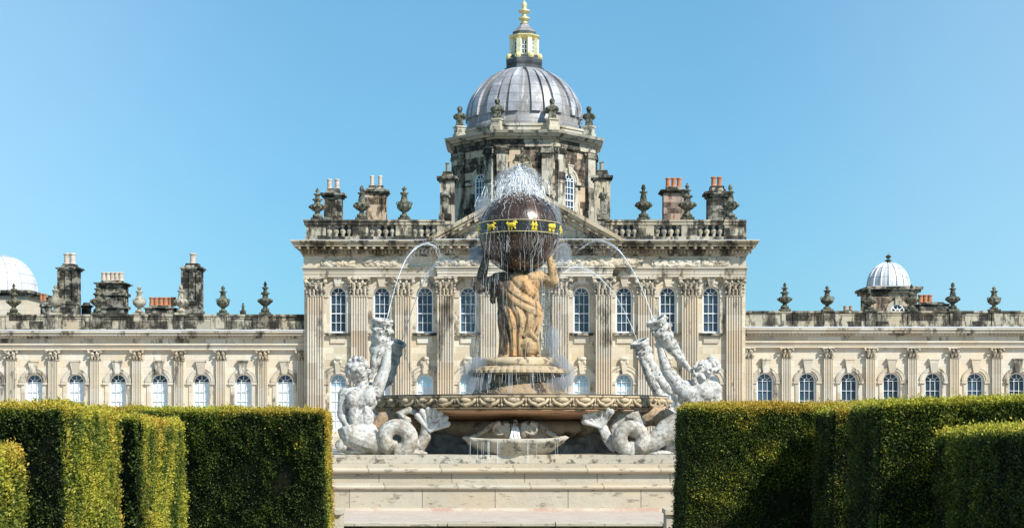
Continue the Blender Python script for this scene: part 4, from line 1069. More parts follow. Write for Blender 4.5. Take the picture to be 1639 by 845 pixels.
# bowed head turned away below the globe
b.cap(a_(829, 440, 14), a_(829, 432, 44), 11*k, 10*k); b.ell(a_(829, 430, 60), (13*k, 15*k, 17*k)); b.ell(a_(829, 424, 58), (14.5*k, 15*k, 13*k)); b.ell(a_(829, 433, 75), (3*k, 4*k, 4*k))
for i in range(26):
    th = random.uniform(0, 6.28); ph = random.uniform(0, 1.4); b.ell(a_(829+13*math.cos(th)*math.cos(ph), 424-11*math.sin(ph), 56+12*math.sin(th)*math.cos(ph)), 4*k, lo=True)
# arms
b.cap(a_(795, 450), a_(766, 461, -6), 12.5*k, 9.5*k); b.ell(a_(780, 452, -2), (11*k, 9*k, 9*k)); b.cap(a_(766, 461, -6), a_(774, 432, -10), 9*k, 8*k); b.cap(a_(774, 432, -10), a_(778, 414, -8), 7.8*k, 5.5*k)
b.cap(a_(864, 446), a_(886, 451, -8), 12*k, 9*k); b.ell(a_(877, 445, -4), (10*k, 9*k, 8*k)); b.cap(a_(886, 451, -8), a_(883, 430, -10), 9*k, 7*k); b.cap(a_(883, 430, -10), a_(880, 416, -8), 7*k, 5*k)
# hands with fingers spread on the globe
for s, hx in ((1, 779), (-1, 879)):
    b.ell(a_(hx, 408, -8), (6*k, 4*k, 7.5*k), Matrix.Rotation(-.2*s, 3, 'Y'))
    for fi, (dx, ln) in enumerate(((-4.2, 8), (-1.6, 10), (1.2, 10.5), (4, 9))):
        p0 = a_(hx+dx*s*1.0, 402, -9); p1 = a_(hx+dx*s*1.2+2*s, 402-ln*.55, -11); p2 = a_(hx+dx*s*1.25+4*s, 402-ln, -10)
        b.cap(p0, p1, 1.7*k, 1.5*k); b.cap(p1, p2, 1.5*k, 1.2*k)
    b.cap(a_(hx+5*s, 410, -9), a_(hx+10*s, 404, -12), 2*k, 1.6*k)
# legs and feet
b.cap(a_(815, 528), a_(810, 566, -4), 15*k, 8*k); b.cap(a_(848, 528), a_(850, 548, -14), 15*k, 11*k); b.cap(a_(850, 548, -14), a_(848, 566, 6), 10*k, 7*k)
b.cap(a_(808, 568, -2), a_(803, 571, -18), 6*k, 4*k); b.cap(a_(848, 568, -6), a_(852, 571, -22), 6*k, 4*k)
for sx in (803, 852):
    for i in range(5): b.cap(a_(sx-5+i*2.5, 571, -20), a_(sx-5.5+i*2.7, 572, -25+abs(i-1)), 1.8*k, 1.4*k)
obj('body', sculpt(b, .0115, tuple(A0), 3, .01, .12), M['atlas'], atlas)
# robe: lofted cloth with deep folds, plus the diagonal sash
b = MB(); n = 240; rows = [(442,800,866,17),(452,793,866,20),(466,790,864,22),(480,791,865,23),(495,793,870,25),(508,794,872,26),(520,795,868,26),(535,797,862,26),(550,798,862,27),(562,797,866,28),(571,796,869,29)]
n = 240; prof = []
v = []; f = []
for j in range(41):
    tt = j/40*(len(rows)-1); i0 = min(int(tt), len(rows)-2); u_ = tt-i0; r0, r1 = rows[i0], rows[i0+1]
    py, xa, xb, d = [r0[q]+(r1[q]-r0[q])*u_ for q in range(4)]
    xm = (xa+xb)/2; kk = .92-.05*math.exp(-((py-484)/22)**2); xa, xb, d = xm+(xa-xm)*kk, xm+(xb-xm)*kk, d*.92
    for i in range(n):
        th = 2*math.pi*i/n; xx_ = math.cos(th); front = 1 if math.sin(th) < 0 else 0
        if front:
            line = 462+(xx_+.85)*26                       # lower edge of the sash, falling to the right hip
            up_ = (line-py)/30
            if py < line:
                ph_ = ((py-440)/24-(xx_+.8)*1.05)*math.pi*1.1+.5*math.sin(py*.09)
                dd = .02+.30*abs(math.sin(ph_))**.55+.05*abs(math.sin(ph_*2.7))+.10*min(1, max(0, up_*3))
            else:
                q2 = (py-470)/100
                ph_ = (xx_-.30*q2+.12*math.sin(py*.045+2*xx_))*math.pi*2.5
                dd = (.10+.26*min(1, q2*2.2))*abs(math.sin(ph_))**.55-.10+.07*abs(math.sin(ph_*2.6+py*.03))
        else: dd = .1*abs(math.sin(5*th))
        m_ = 1+dd*abs(math.sin(th))**.25 if front else 1+dd*.6
        v.append(a_((xa+xb)/2+(xb-xa)/2*xx_*(1+.35*(m_-1)), py, d*math.sin(th)*m_*1.0))
for j in range(40):
    for i in range(n): f.append((j*n+i, (j+1)*n+i, (j+1)*n+(i+1) % n, j*n+(i+1) % n))
f.append(tuple(range(n))); f.append(tuple(range(41*n-1, 40*n-1, -1)))
b.add(v, f)
def fold(pts, r):
    b.tube([a_(p[0], p[1], p[2]*.93) for p in pts], [x_*k for x_ in r], 10, ell=.55)
fold([(797,446,-15),(806,466,-24),(826,484,-28),(848,498,-27),(867,506,-16)], [5,6,6,6,5])
fold([(866,505,-16),(862,530,-24),(850,552,-30)], [4,4,3])
b.ell(a_(846, 556, -26), (15*k, 12*k, 16*k)); fold([(838,540,-30),(848,534,-34),(858,548,-33),(862,568,-28)], [5,6,5,4])
fold([(796,446,-10),(790,460,-4),(788,480,0),(790,486,2)], [7,6,5,3])
for i in range(16): b.ell(a_(random.uniform(796, 868), 573, random.uniform(-30, 5)), (6*k, 6*k, 4*k), lo=True)
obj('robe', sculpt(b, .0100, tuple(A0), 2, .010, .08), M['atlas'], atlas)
# globe
G = a_(831, 373); GR = 64*k
globe = thing('globe', 'dark wet bronze globe with black zodiac band, streaming with water', 'globe', tuple(G-Vector((0,0,GR))))
b = MB(); sv, sf = uvsphere(64, 40); b.add([Vector(p)*GR+G for p in sv], sf); obj('sphere', b, M['globe'], globe, smooth=True, loc=tuple(G))
b = MB()
for i in range(12):
    an = i*math.pi/6+.2
    b.tube([G+Vector((math.cos(an)*math.sin(t), math.sin(an)*math.sin(t), math.cos(t)))*(GR+.004) for t in [math.pi*q/30 for q in range(31)]], .007, 5)
obj('meridian_ribs', b, M['blackband'], globe)
zb0, zb1 = qz(378), qz(360); b = MB(); b.lathe([(GR*.99, zb0), (GR+.030, zb0), (GR+.030, zb1), (GR*.99, zb1)], (G.x, G.y, 0), 80); obj('zodiac_band', b, M['blackband'], globe)
b = MB()
for z in (zb0, zb1): b.torus((G.x, G.y, z), GR+.03, .007, 80, 5, (0,0,1))
obj('band_edging', b, M['gold'], globe)
def emblem(az, kind):
    b = MB(); an = R(az); c, s = math.cos(an), math.sin(an); rr = GR+.034
    def e(u, v_, d=0):   # u right in px, v up in px as seen from outside
        ph = an+u*k/rr; return Vector((G.x+(rr+d)*math.cos(ph), G.y+(rr+d)*math.sin(ph), (zb0+zb1)/2+v_*k))
    C = lambda p, q, r0, r1: b.cap(e(*p), e(*q), r0*k*1.2, r1*k*1.3)
    if kind == 0:    # leaping quadruped
        C((-4,0),(4,1),2.4,2.2); C((4,1),(7,4.5),1.6,1.2); C((7,4.5),(9,4),1.2,.7); C((-4,-1),(-6,-6),1.2,.7); C((-2,-1),(-2,-6),1.1,.7); C((4,0),(6,-5),1.1,.7); C((3,0),(9,-2),1.1,.7); C((-5,1),(-8,5),.8,.6); C((6,5),(5,7),.6,.4)
    elif kind == 1:  # goat with curled tail
        C((-4,1),(3,1),2.6,3); C((3,2),(6,5),2,1.6); C((6,5),(8.5,4),1.3,.8); C((-4,1),(-8,3),1.6,1); C((-8,3),(-6,6),1,.6); C((-3,0),(-5,-6),1.3,.8); C((0,0),(0,-6),1.2,.8); C((3,0),(6,-5),1.3,.8); C((6,6),(3,7),.6,.4)
    elif kind == 2:  # standing pair
        for d in (-2.6, 2.6):
            C((d,0),(d,3),2,1.7); b.ell(e(d,5.6), (1.6*k,)*3); C((d,0),(d-1.4,-6.5),1.2,.8); C((d,0),(d+1.4,-6.5),1.2,.8); C((d,3),(d+ (3 if d > 0 else -3),1),.9,.7)
        C((-3,2),(3,2),1,1)
    elif kind == 3:  # bull, broad
        C((-4,1),(4,1.4),3.2,3.4); C((4,2),(8,3),2,1.6); C((8,4),(9,6.5),.7,.4); C((-5,0),(-5.5,-6),1.2,1); C((-2.5,-1),(-2.5,-6),1.2,1); C((3,-1),(3,-6),1.2,1); C((5.5,0),(6,-6),1.2,1)
    else:            # scales
        C((0,-5),(0,5),1,.8); C((-6,4),(6,4),.8,.8); b.ell(e(-6,-1), (2.6*k,2*k,1.6*k)); b.ell(e(6,-1), (2.6*k,2*k,1.6*k)); C((-6,4),(-6,0),.5,.5); C((6,4),(6,0),.5,.5); C((-3,-6),(3,-6),1,1)
    o = obj('zodiac_emblem', b, M['goldpaint'], globe); return o
for i, px in enumerate((768, 787, 819, 854, 881, 896)):
    u_ = max(-.985, min(.985, (px-831)/66)); emblem(math.degrees(math.asin(u_))-90, (4, 0, 1, 2, 3, 4)[i])
for az in (30, 60, 90, 120, 150): emblem(az, (az//30) % 5)

# ================================================================ tritons
def horn(path, rad_, mat, parent, spikes=30, seed=1, wall=.78):
    """spiral conch trumpet, hollow at its mouth"""
    rd = random.Random(seed); b = MB(); pts = []; rs = []
    P_ = [Vector(p) for p in path]; m_ = len(P_)
    for j in range(28):                                    # resample
        t_ = j/27*(m_-1); i0 = min(int(t_), m_-2); u_ = t_-i0
        pts.append(P_[i0].lerp(P_[i0+1], u_)); rs.append(rad_[i0]+(rad_[i0+1]-rad_[i0])*u_)
    k_ = [1+.10*math.sin(j*1.5) for j in range(28)]
    rs = [r*q for r, q in zip(rs, k_)]
    ins = list(range(27, 17, -1))
    allp = pts + [pts[j] for j in ins]; allr = rs + [rs[j]*wall*(1 if q < 8 else .5) for q, j in enumerate(ins)]
    # build as a tube whose inner wall runs back inside
    n = 16; u = None; v = []
    for j, p in enumerate(allp):
        jj = j if j < 28 else ins[j-28]
        t_ = (pts[min(jj+1, 27)]-pts[max(jj-1, 0)]).normalized()
        u = Vector((0,1,0)); u = (u-t_*u.dot(t_)).normalized(); w_ = t_.cross(u)
        for i in range(n):
            an = 2*math.pi*i/n; r = allr[j]*(1+.12*math.sin(3*an+jj*.6)+.05*math.sin(7*an))
            v.append(p+u*math.cos(an)*r+w_*math.sin(an)*r)
    f = [(j*n+i, j*n+(i+1) % n, (j+1)*n+(i+1) % n, (j+1)*n+i) for j in range(len(allp)-1) for i in range(n)]
    f += [tuple(range(n-1, -1, -1)), tuple(range((len(allp)-1)*n, len(allp)*n))]
    b.add(v, f)
    for i in range(spikes):
        j = rd.randrange(9, 27); an = rd.uniform(0, 6.28); t_ = (pts[min(j+1,27)]-pts[j-1]).normalized(); u = Vector((0,1,0)); u = (u-t_*u.dot(t_)).normalized(); w_ = t_.cross(u)
        c = pts[j]+(u*math.cos(an)+w_*math.sin(an))*rs[j]*1.02; b.ell(c, rs[j]*rd.uniform(.08,.18), lo=True)
    d = (pts[27]-pts[25]).normalized()
    b.torus(pts[27], rs[27]*.96, rs[27]*.17, 20, 8, tuple(d))
    return obj('conch_horn', b, mat, parent, smooth=True)
def fan(b, c, a0, a1, n, ln, k, d=0):
    for i in range(n):
        an = R(a0+(a1-a0)*i/(n-1)); l_ = ln*(1-.18*abs(i/(n-1)-.5)*2)
        dirn = Vector((math.cos(an), 0, math.sin(an)))
        p1 = c+dirn*l_*.55*k+Vector((0,-.02,0)); p2 = c+dirn*l_*k+Vector((0,-.07,0))
        b.cap(c, p1, 2.6*k, 3.4*k); b.cap(p1, p2, 3.6*k, 5.2*k)
def curls(b, c, r, n, rr, seed, lo_=-.5, xmin=-2):
    rd = random.Random(seed)
    for i in range(n):
        z = rd.uniform(lo_, 1); th = rd.uniform(0, 6.28); q = math.sqrt(max(0, 1-z*z))
        if q*math.cos(th) < xmin: continue
        b.ell(Vector(c)+Vector((q*math.cos(th)*r, q*math.sin(th)*r, z*r)), rr*rd.uniform(.75, 1.25), lo=True)
def hand(b, p, d, side, k):
    """palm and five bent fingers gripping along d"""
    d = Vector(d).normalized(); s = Vector(side).normalized(); o_ = d.cross(s)
    b.cap(p, p+d*9*k, 5.5*k, 6*k)
    for i, l_ in enumerate((8, 10, 9.5, 7)):
        q0 = p+d*(10+0*i)*k+s*(i-1.5)*3.0*k; q1 = q0+d*l_*.5*k+o_*2.5*k; q2 = q1+d*l_*.25*k+o_*5*k
        b.cap(q0, q1, 1.9*k, 1.7*k); b.cap(q1, q2, 1.7*k, 1.4*k)
    b.cap(p+d*3*k+s*5*k, p+d*8*k+s*9*k+o_*4*k, 2.2*k, 1.7*k)

def coil(b, c, r0, r1, t0, t1, a0, a1, k, d0=0, d1=-.1, n=34):
    pts = []; rs = []
    for i in range(n):
        u_ = i/(n-1); an = R(a0+(a1-a0)*u_); r = (r0+(r1-r0)*u_)*k
        pts.append(Vector(c)+Vector((r*math.cos(an), d0+(d1-d0)*u_, r*math.sin(an)))); rs.append((t0+(t1-t0)*u_)*k)
    b.tube(pts, rs, 14); return pts[0], pts[-1]

def triton_back(YT, ox, oy, label, mat, smat, full=True):
    """seen from behind: raised right arm, horn above, coiled tail to the right; ox, oy shift in photo px"""
    k = 1/sc(YT); c = lambda px, py, d=0: Vector((X(px+ox, YT), YT+d*k, Z(py+oy, YT)))
    root = c(590, 728); root.z = 1.262
    t = thing('triton_statue', label, 'statue', tuple(root), 'sea-god statues around the basin')
    b = MB()
    b.ell(c(574, 596), (17*k, 18*k, 20*k)); curls(b, c(573, 592), 18.5*k, 60, 4.6*k, 3); b.ell(c(589, 600, 4), (4*k,4*k,4*k)); b.ell(c(586, 606, 6), (6*k,7*k,6*k))
    b.cap(c(579, 612), c(581, 628), 10*k, 12*k)
    b.ell(c(578, 640), (27*k, 18*k, 24*k)); b.ell(c(577, 668), (22*k, 17*k, 24*k)); b.cap(c(556, 630), c(600, 628), 12*k, 12*k)
    b.ell(c(566, 638, -12), (11*k, 8*k, 14*k)); b.ell(c(592, 636, -12), (11*k, 8*k, 14*k)); b.ell(c(568, 664, -9), (10*k, 9*k, 20*k)); b.ell(c(588, 664, -9), (9*k, 9*k, 20*k))
    b.ell(c(580, 690), (26*k, 20*k, 16*k))
    b.cap(c(602, 628), c(617, 588, 2), 11.5*k, 8.5*k); b.ell(c(608, 612), (10*k, 9*k, 12*k)); b.cap(c(617, 588, 2), c(621, 556, 0), 8.5*k, 6*k)
    hand(b, c(621, 555, 0), (c(616, 530, 0)-c(621, 555, 0)), (1, 0, .1), k)
    b.cap(c(551, 631), c(547, 664, 2), 10.5*k, 8*k); b.ell(c(549, 642), (9*k, 9*k, 13*k)); b.cap(c(547, 664, 2), c(562, 690, -10), 8*k, 6*k); hand(b, c(562, 690, -10), (1, -.1, -.6), (0, -1, 0), k*.8)
    obj('body', sculpt(b, .012, tuple(root), 3, .012, .1), mat, t)
    b = MB()
    b.tube([c(560, 680, 0), c(566, 698, 0), c(590, 708, -4), c(612, 714, -8), c(637, 716, -10)], [22*k, 24*k, 20*k, 16*k, 13*k], 14)
    coil(b, c(637, 702, -12), 20, 19.5, 14, 12, -100, 235, k, 0, -.08)
    coil(b, c(600, 700, -4), 4, 4, 10, 10, 0, 90, k)
    b.tube([c(632, 716, 6), c(655, 716, 6), c(672, 712, 4), c(681, 698, 2), c(682, 682, 0), c(678, 668, 0)], [12*k, 12*k, 12*k, 10*k, 8*k, 7*k], 12)
    b.tube([c(655, 690, 4), c(650, 672, 6), c(640, 662, 6), c(655, 656, 6), c(668, 662, 4)], [7*k, 8*k, 8*k, 6*k, 4*k], 8)
    for p, q in (((548, 712), 11), ((552, 714), 6)): b.ell(c(*p, -12), (q*k, 5*k, q*k))
    b.ell(c(585, 722), (40*k, 16*k, 6*k)); b.ell(c(655, 725), (30*k, 16*k, 5*k))
    obj('tail', sculpt(b, .013, tuple(root), 2, .012, .07), smat, t)
    b = MB(); fan(b, c(688, 690, -6), 22, 128, 7, 38, k); obj('tail_fin', sculpt(b, .0095, tuple(root), 0), mat, t)
    horn([c(592, 606, 2), c(596, 594, 2), c(601, 575, 1), c(607, 550, 0), (c(611, 530, 0)), c(613, 513, -3)], [3*k, 5*k, 9*k, 13.5*k, 16.5*k, 14.5*k], mat, t, 44)
    return t
def triton_front(YT, ox, oy, label, mat, smat):
    k = 1/sc(YT); c = lambda px, py, d=0: Vector((X(px+ox, YT), YT+d*k, Z(py+oy, YT)))
    root = c(1090, 728); root.z = 1.262
    t = thing('triton_statue', label, 'statue', tuple(root), 'sea-god statues around the basin')
    b = MB()
    # head thrown back towards the horn: skull, brow, nose, eyes, mouth, ear, beard
    b.ell(c(1131, 592), (15.5*k, 16*k, 17*k)); b.ell(c(1120, 592, -5), (9*k, 11*k, 11*k)); b.ell(c(1117, 597, -11), (4*k, 4*k, 4*k)); curls(b, c(1135, 589, 3), 16*k, 90, 4.0*k, 5, -.4, .05)
    b.cap(c(1116, 584, -12), c(1110, 588, -14), 2.6*k, 3.2*k); b.cap(c(1122, 578, -14), c(1118, 583, -16), 3*k, 2*k)
    b.cap(c(1124, 586, -16), c(1121, 580, -14), 1.6*k, 1.6*k); b.ell(c(1120, 588, -17), 2.2*k); b.ell(c(1113, 580, -12), 2*k); b.torus(c(1108, 594, -10), 3.2*k, 1.8*k, 12, 6, (1, .3, 0)); b.torus(c(1134, 594, -16), 4*k, 1.6*k, 12, 6)
    for i in range(22): b.ell(c(1114+random.uniform(-5, 12), 604+random.uniform(-4, 9), -9+random.uniform(-5, 5)), 3.8*k, lo=True)
    b.cap(c(1126, 602), c(1118, 620, 2), 12*k, 14*k)
    b.ell(c(1114, 636), (30*k, 18*k, 24*k)); b.ell(c(1101, 630, -11), (15*k, 9*k, 11*k)); b.ell(c(1128, 630, -11), (15*k, 9*k, 11*k)); b.cap(c(1087, 620), c(1142, 622), 13*k, 13*k)
    b.ell(c(1112, 666), (24*k, 17*k, 24*k))
    for r_ in range(3):
        for s in (-1, 1): b.ell(c(1112+s*8, 652+r_*11, -14), (8*k, 5*k, 5.5*k))
    b.ell(c(1106, 690), (28*k, 20*k, 18*k))
    b.cap(c(1088, 619), c(1066, 592, -2), 12*k, 9*k); b.ell(c(1080, 608), (11*k, 10*k, 11*k)); b.cap(c(1066, 592, -2), c(1057, 560, -4), 9*k, 6*k)
    hand(b, c(1057, 559, -4), (c(1052, 534, -4)-c(1057, 559, -4)), (-1, 0, .1), k)
    b.cap(c(1141, 622), c(1150, 652, 4), 11.5*k, 9*k); b.cap(c(1150, 652, 4), c(1138, 684, -10), 8.5*k, 6*k); hand(b, c(1138, 684, -10), (-.6, -.2, -.7), (0, -1, 0), k*.8)
    obj('body', sculpt(b, .012, tuple(root), 3, .012, .1), mat, t)
    b = MB()
    b.tube([c(1108, 690, 0), c(1085, 680, -6), c(1066, 690, -8), c(1046, 706, -10), c(1024, 716, -12), c(1008, 716, -12)], [24*k, 23*k, 19*k, 15*k, 13*k, 12.5*k], 14)
    coil(b, c(1009, 702, -12), 18, 18, 13.5, 11, 280, -50, k, 0, -.08)
    b.tube([c(1010, 716, 8), c(988, 714, 8), c(972, 700, 6), c(966, 686, 3), c(958, 674, 0)], [12*k, 11*k, 9*k, 8*k, 6*k], 12)
    b.ell(c(1085, 714), (22*k, 18*k, 14*k)); b.ell(c(1050, 725), (44*k, 16*k, 6*k))
    for i in range(5): b.cap(c(1078+i*5, 672+i*2, -16), c(1068+i*6, 700+i*3, -18), 4*k, 3*k)
    obj('tail', sculpt(b, .013, tuple(root), 2, .012, .07), smat, t)
    b = MB(); fan(b, c(962, 684, -6), 58, 160, 7, 36, k); b.tube([c(960, 680), c(968, 692, -4), c(974, 706, -4), c(984, 722, -4)], [5*k, 8*k, 8*k, 5*k], 8, ell=.5)
    obj('tail_fin', sculpt(b, .0095, tuple(root), 0), mat, t)
    horn([c(1106, 595, -8), c(1098, 586, -7), c(1084, 568, -6), c(1069, 548, -5), c(1058, 530, -4), c(1050, 513, -8)], [3*k, 5*k, 8*k, 11.5*k, 15.5*k, 15*k], mat, t, 44, 2)
    return t
triton_back(28.1, 0, 0, 'white curly-haired stone triton seen from behind, blowing a conch upwards at front left', M['marble'], M['scale'])
triton_front(28.1, 0, 0, 'white bearded stone triton facing us at front right, head thrown back to blow a conch', M['marble'], M['scale'])
# rear pair: the arm and the bent horn rise above the rim
def triton_rear(side, label, mat, smat, pts_h, rad_h, pts_a):
    YT = 32.3; k = 1/sc(YT); c = lambda px, py, d=0: Vector((X(px, YT), YT+d*k, Z(py, YT)))
    bx_ = 600 if side < 0 else 1078; s = -side
    root = c(bx_, 700); root.z = 1.262
    t = thing('triton_statue', label, 'statue', tuple(root), 'sea-god statues around the basin')
    b = MB()
    b.ell(c(bx_-s*12, 632, 4), (15*k, 16*k, 17*k)); curls(b, c(bx_-s*14, 630, 6), 16*k, 40, 4.4*k, 9, -.3); b.ell(c(bx_-s*6, 634, -2), (8*k,9*k,9*k))
    b.cap(c(bx_-s*12, 645), c(bx_-s*10, 660), 10*k, 12*k); b.ell(c(bx_-s*8, 672), (26*k, 17*k, 20*k)); b.ell(c(bx_-s*6, 694), (20*k, 16*k, 16*k)); b.cap(c(bx_-s*30, 664), c(bx_+s*12, 662), 11*k, 11*k)
    A_ = [c(*p) for p in pts_a]; b.cap(c(bx_+s*12, 662), A_[0], 10*k, 9*k)
    for i in range(len(A_)-1): b.cap(A_[i], A_[i+1], (9-i*1.2)*k, (8-i*1.2)*k)
    hand(b, A_[-1], A_[-1]-A_[-2], (s, 0, .1), k)
    b.cap(c(bx_-s*30, 664), c(bx_-s*34, 694, -8), 9*k, 7*k); b.cap(c(bx_-s*34, 694, -8), c(bx_-s*18, 704, -14), 7*k, 5*k)
    b.tube([c(bx_, 698), c(bx_+s*16, 712, -6), c(bx_+s*40, 716, -10), c(bx_+s*60, 712, -10), c(bx_+s*70, 700, -10)], [18*k, 17*k, 13*k, 11*k, 9*k], 12)
    obj('body', sculpt(b, .014, tuple(root), 3, .012, .1), mat, t)
    horn([c(*p) for p in pts_h], [r*k for r in rad_h], mat, t, 30, 3)
    b = MB(); fan(b, c(bx_+s*70, 700, -10), 90-s*75, 90+s*10, 6, 26, k); obj('tail_fin', sculpt(b, .014, tuple(root), 1), mat, t)
    return t
triton_rear(-1, 'dark stained stone triton behind the left basin rim, only raised arm and horn showing', M['marbleg'], M['marbleg'],
    [(594,634,-4),(610,620,-6),(622,604,-6),(629,585,-6),(631,566,-6),(637,549,-12)], [6,8,9,9.5,10.5,13], [(603,640,4),(610,606,6),(615,574,2)])
triton_rear(1, 'grey speckled stone triton behind the right basin rim, only raised arm and curved horn showing', M['marble'], M['marble'],
    [(1076,628,-4),(1062,618,-6),(1048,600,-6),(1037,580,-6),(1030,565,-6),(1023,548,-10)], [6,9,10,10.5,12,14], [(1062,644,-2),(1040,606,-12),(1030,580,-12)])
# scaly coils of the rear sea creatures seen beneath the rim
def coil_thing(pts, rad_, Yc, label, mat):
    c0 = P(*pts[0][:2], Yc); c0.z = 1.262; k = 1/sc(Yc)
    b = MB(); b.tube([P(p[0], p[1], Yc)+Vector((0, p[2]*k, 0)) for p in pts], [r*k for r in rad_], 14)
    o = obj('carved_coil', sculpt(b, .014, tuple(c0), 2, .02, .07), mat, loc=tuple(c0)); tag(o, label, 'carving', 'carved tail coils under the basin')
coil_thing([(592,716,0),(600,690,0),(616,672,0),(638,666,0),(658,676,6),(664,700,10),(660,722,10)], [12,14,15,15,14,12,12], 28.75, 'ochre scaly stone tail coil arching behind the white tail at left', M['scaleo'])
coil_thing([(990,722,0),(984,700,0),(984,680,0),(996,664,0),(1014,664,0),(1022,680,4),(1018,700,8)], [11,12,13,13,13,12,10], 28.55, 'grey stone tail coil looping behind the white ring-shaped tail at right', M['scale'])
coil_thing([(1016,690,0),(1022,672,0),(1040,664,0),(1058,666,0),(1074,676,0),(1080,700,0),(1080,722,0)], [13,16,18,18,17,15,13], 29.0, 'ochre scaly stone coil between the ring-shaped tail and the bearded figure', M['scaleo'])

# ================================================================ water
def strand(b, pts, r, n=4): b.tube(pts, r, n, cap=False)
def jet(pts, Y0, Y1, label, w0, w1, ns, spread):
    """one arc of water made of many loose strands"""
    m_ = len(pts); t = []
    for j in range(33):
        u_ = j/32*(m_-1); i0 = min(int(u_), m_-2); f_ = u_-i0
        p = [pts[max(0, i0-1)], pts[i0], pts[i0+1], pts[min(m_-1, i0+2)]]
        cr = lambda a0, a1, a2, a3: .5*((2*a1)+(-a0+a2)*f_+(2*a0-5*a1+4*a2-a3)*f_*f_+(-a0+3*a1-3*a2+a3)*f_**3)
        px, py = cr(*[q[0] for q in p]), cr(*[q[1] for q in p]); Y = Y0+(Y1-Y0)*j/32
        t.append(P(px, py, Y))
    b = MB(); rd = random.Random(len(label))
    for s in range(ns):
        ph = [rd.uniform(0, 6.28) for _ in range(3)]; am = rd.uniform(.1, 1); j0 = 0 if s < ns*.5 else rd.randrange(0, 20); j1 = 33 if s < ns*.7 else rd.randrange(j0+6, 33+1) if j0 < 26 else 33
        pp = []; rr = []
        for j in range(j0, j1):
            u_ = j/32; d = (.008+spread*max(0, u_-.35)**1.5)*am
            pp.append(t[j]+Vector((math.cos(ph[0]+j*.12)*d, math.sin(ph[0]+j*.12)*d, math.sin(ph[1]+j*.2)*d*.8))); rr.append((w0+(w1-w0)*u_)*rd.uniform(.35, 1))
        if len(pp) > 3: strand(b, pp, rr)
    for s in range(int(ns*190)):
        u_ = rd.random()**.6; j = min(32, int(u_*33)); d = .02+spread*1.6*max(0, u_-.3)**1.3
        b.ell(t[j]+Vector((rd.gauss(0, d), rd.gauss(0, d), rd.gauss(0, d)-abs(rd.gauss(0, d))*1.2)), rd.uniform(.001, .0042), lo=True)
    o = obj('water_jet', b, M['waterjet'], smooth=True, loc=tuple(t[0])); return tag(o, label, 'water jet', 'arcs of water from the conches')
jet([(620,508),(632,460),(648,418),(664,398),(682,390),(698,396),(708,412)], 28.1, 29.6, 'outer left arc of water rising from the front white conch', .006, .005, 8, .26)
jet([(643,548),(655,510),(668,474),(684,440),(700,422),(714,416),(728,422)], 32.2, 31.2, 'inner left arc of water rising from the dark rear horn', .006, .006, 8, .30)
jet([(1046,512),(1030,468),(1010,428),(990,400),(968,387),(945,388),(922,404)], 28.1, 29.6, 'outer right arc of water rising from the bearded figure\'s conch', .006, .005, 8, .26)
jet([(1020,545),(1006,512),(988,478),(966,450),(944,434),(922,428),(905,434)], 32.2, 31.2, 'inner right arc of water rising from the grey rear horn', .006, .005, 8, .26)
# plume and curtain over the globe
b = MB(); TOP = G+Vector((0,0,GR)); rd = random.Random(4)
for s in range(1500):
    an = rd.uniform(0, 6.28); tilt = abs(rd.gauss(0, .12)); v0 = rd.uniform(1.5, 2.85)
    vx = v0*math.sin(tilt); vz = v0*math.cos(tilt); te = rd.uniform(.3, 1.0)*vz/4.9; ts = te*rd.uniform(.7, .9)
    pp = []; rr = []; r0 = rd.uniform(.0015, .006); ph = rd.uniform(0, 6); r00 = abs(rd.gauss(0, .24))
    for j in range(6):
        t_ = ts+(te-ts)*j/5; rx = r00+vx*t_; z = TOP.z-.5*rx*rx+vz*t_-4.9*t_*t_
        if rx < GR and z < G.z+math.sqrt(GR*GR-rx*rx)-.01: break
        pp.append(Vector((TOP.x+math.cos(an)*rx, TOP.y+math.sin(an)*rx, z))); rr.append(r0*(.3+abs(math.sin(j*.9+ph))))
    if len(pp) > 2: strand(b, pp, rr)
for s in range(12000):
    an = rd.uniform(0, 6.28); r = abs(rd.gauss(0, .25)); z = -.6*r*r+rd.random()**1.1*(.44+.10*math.sin(3*an)+.07*math.sin(7*an))*math.exp(-(r/.5)**4)
    b.ell((TOP.x+math.cos(an)*r, TOP.y+math.sin(an)*r*.9, TOP.z+z), rd.uniform(.0015, .009), lo=True)
tag(obj('water_plume', b, M['froth'], smooth=True, loc=tuple(TOP)), 'frothing white plume of water bursting from the top of the globe', 'water plume', kind='stuff')
b = MB()
for s in range(60):   # film running down the globe, then dropping free
    an = rd.uniform(0, 6.28); off_ = rd.uniform(.002, .02); t0 = rd.uniform(.3, 1.1) if s % 4 == 0 else rd.uniform(1.5, 1.8); stop = rd.uniform(t0+.35, 2.45); pp = []; rr = []; r0 = rd.uniform(.001, .0035); last_ = None
    for j in range(16):
        th = t0+(stop-t0)*j/15; a2 = an+.03*math.sin(j*.8+s); rr_ = GR+off_+(.03 if abs(th-math.pi/2) < .2 else 0)
        last_ = G+Vector((math.cos(a2)*math.sin(th), math.sin(a2)*math.sin(th), math.cos(th)))*rr_; pp.append(last_); rr.append(r0)
    if s % 3 == 0:
        for j in range(1, 5): pp.append(last_-Vector((0,0,.09*j))); rr.append(r0*.8)
    strand(b, pp, rr)
sv, sf = uvsphere(72, 44); b2 = MB()
b2.add([G+Vector(p)*(GR+.022+.012*math.sin(9*math.atan2(p[1], p[0])+p[2]*4)+(.022 if abs(p[2]) < .16 else 0)) for p in sv if True], [f_ for f_ in sf if min(sv[i][2] for i in f_) > -.75])
tag(obj('water_sheet', b2, M['sheet'], smooth=True, loc=tuple(G)), 'glassy skin of water clinging to the globe in white streaks', 'water', kind='stuff')
b2 = MB(); hs_ = G.z-zr1
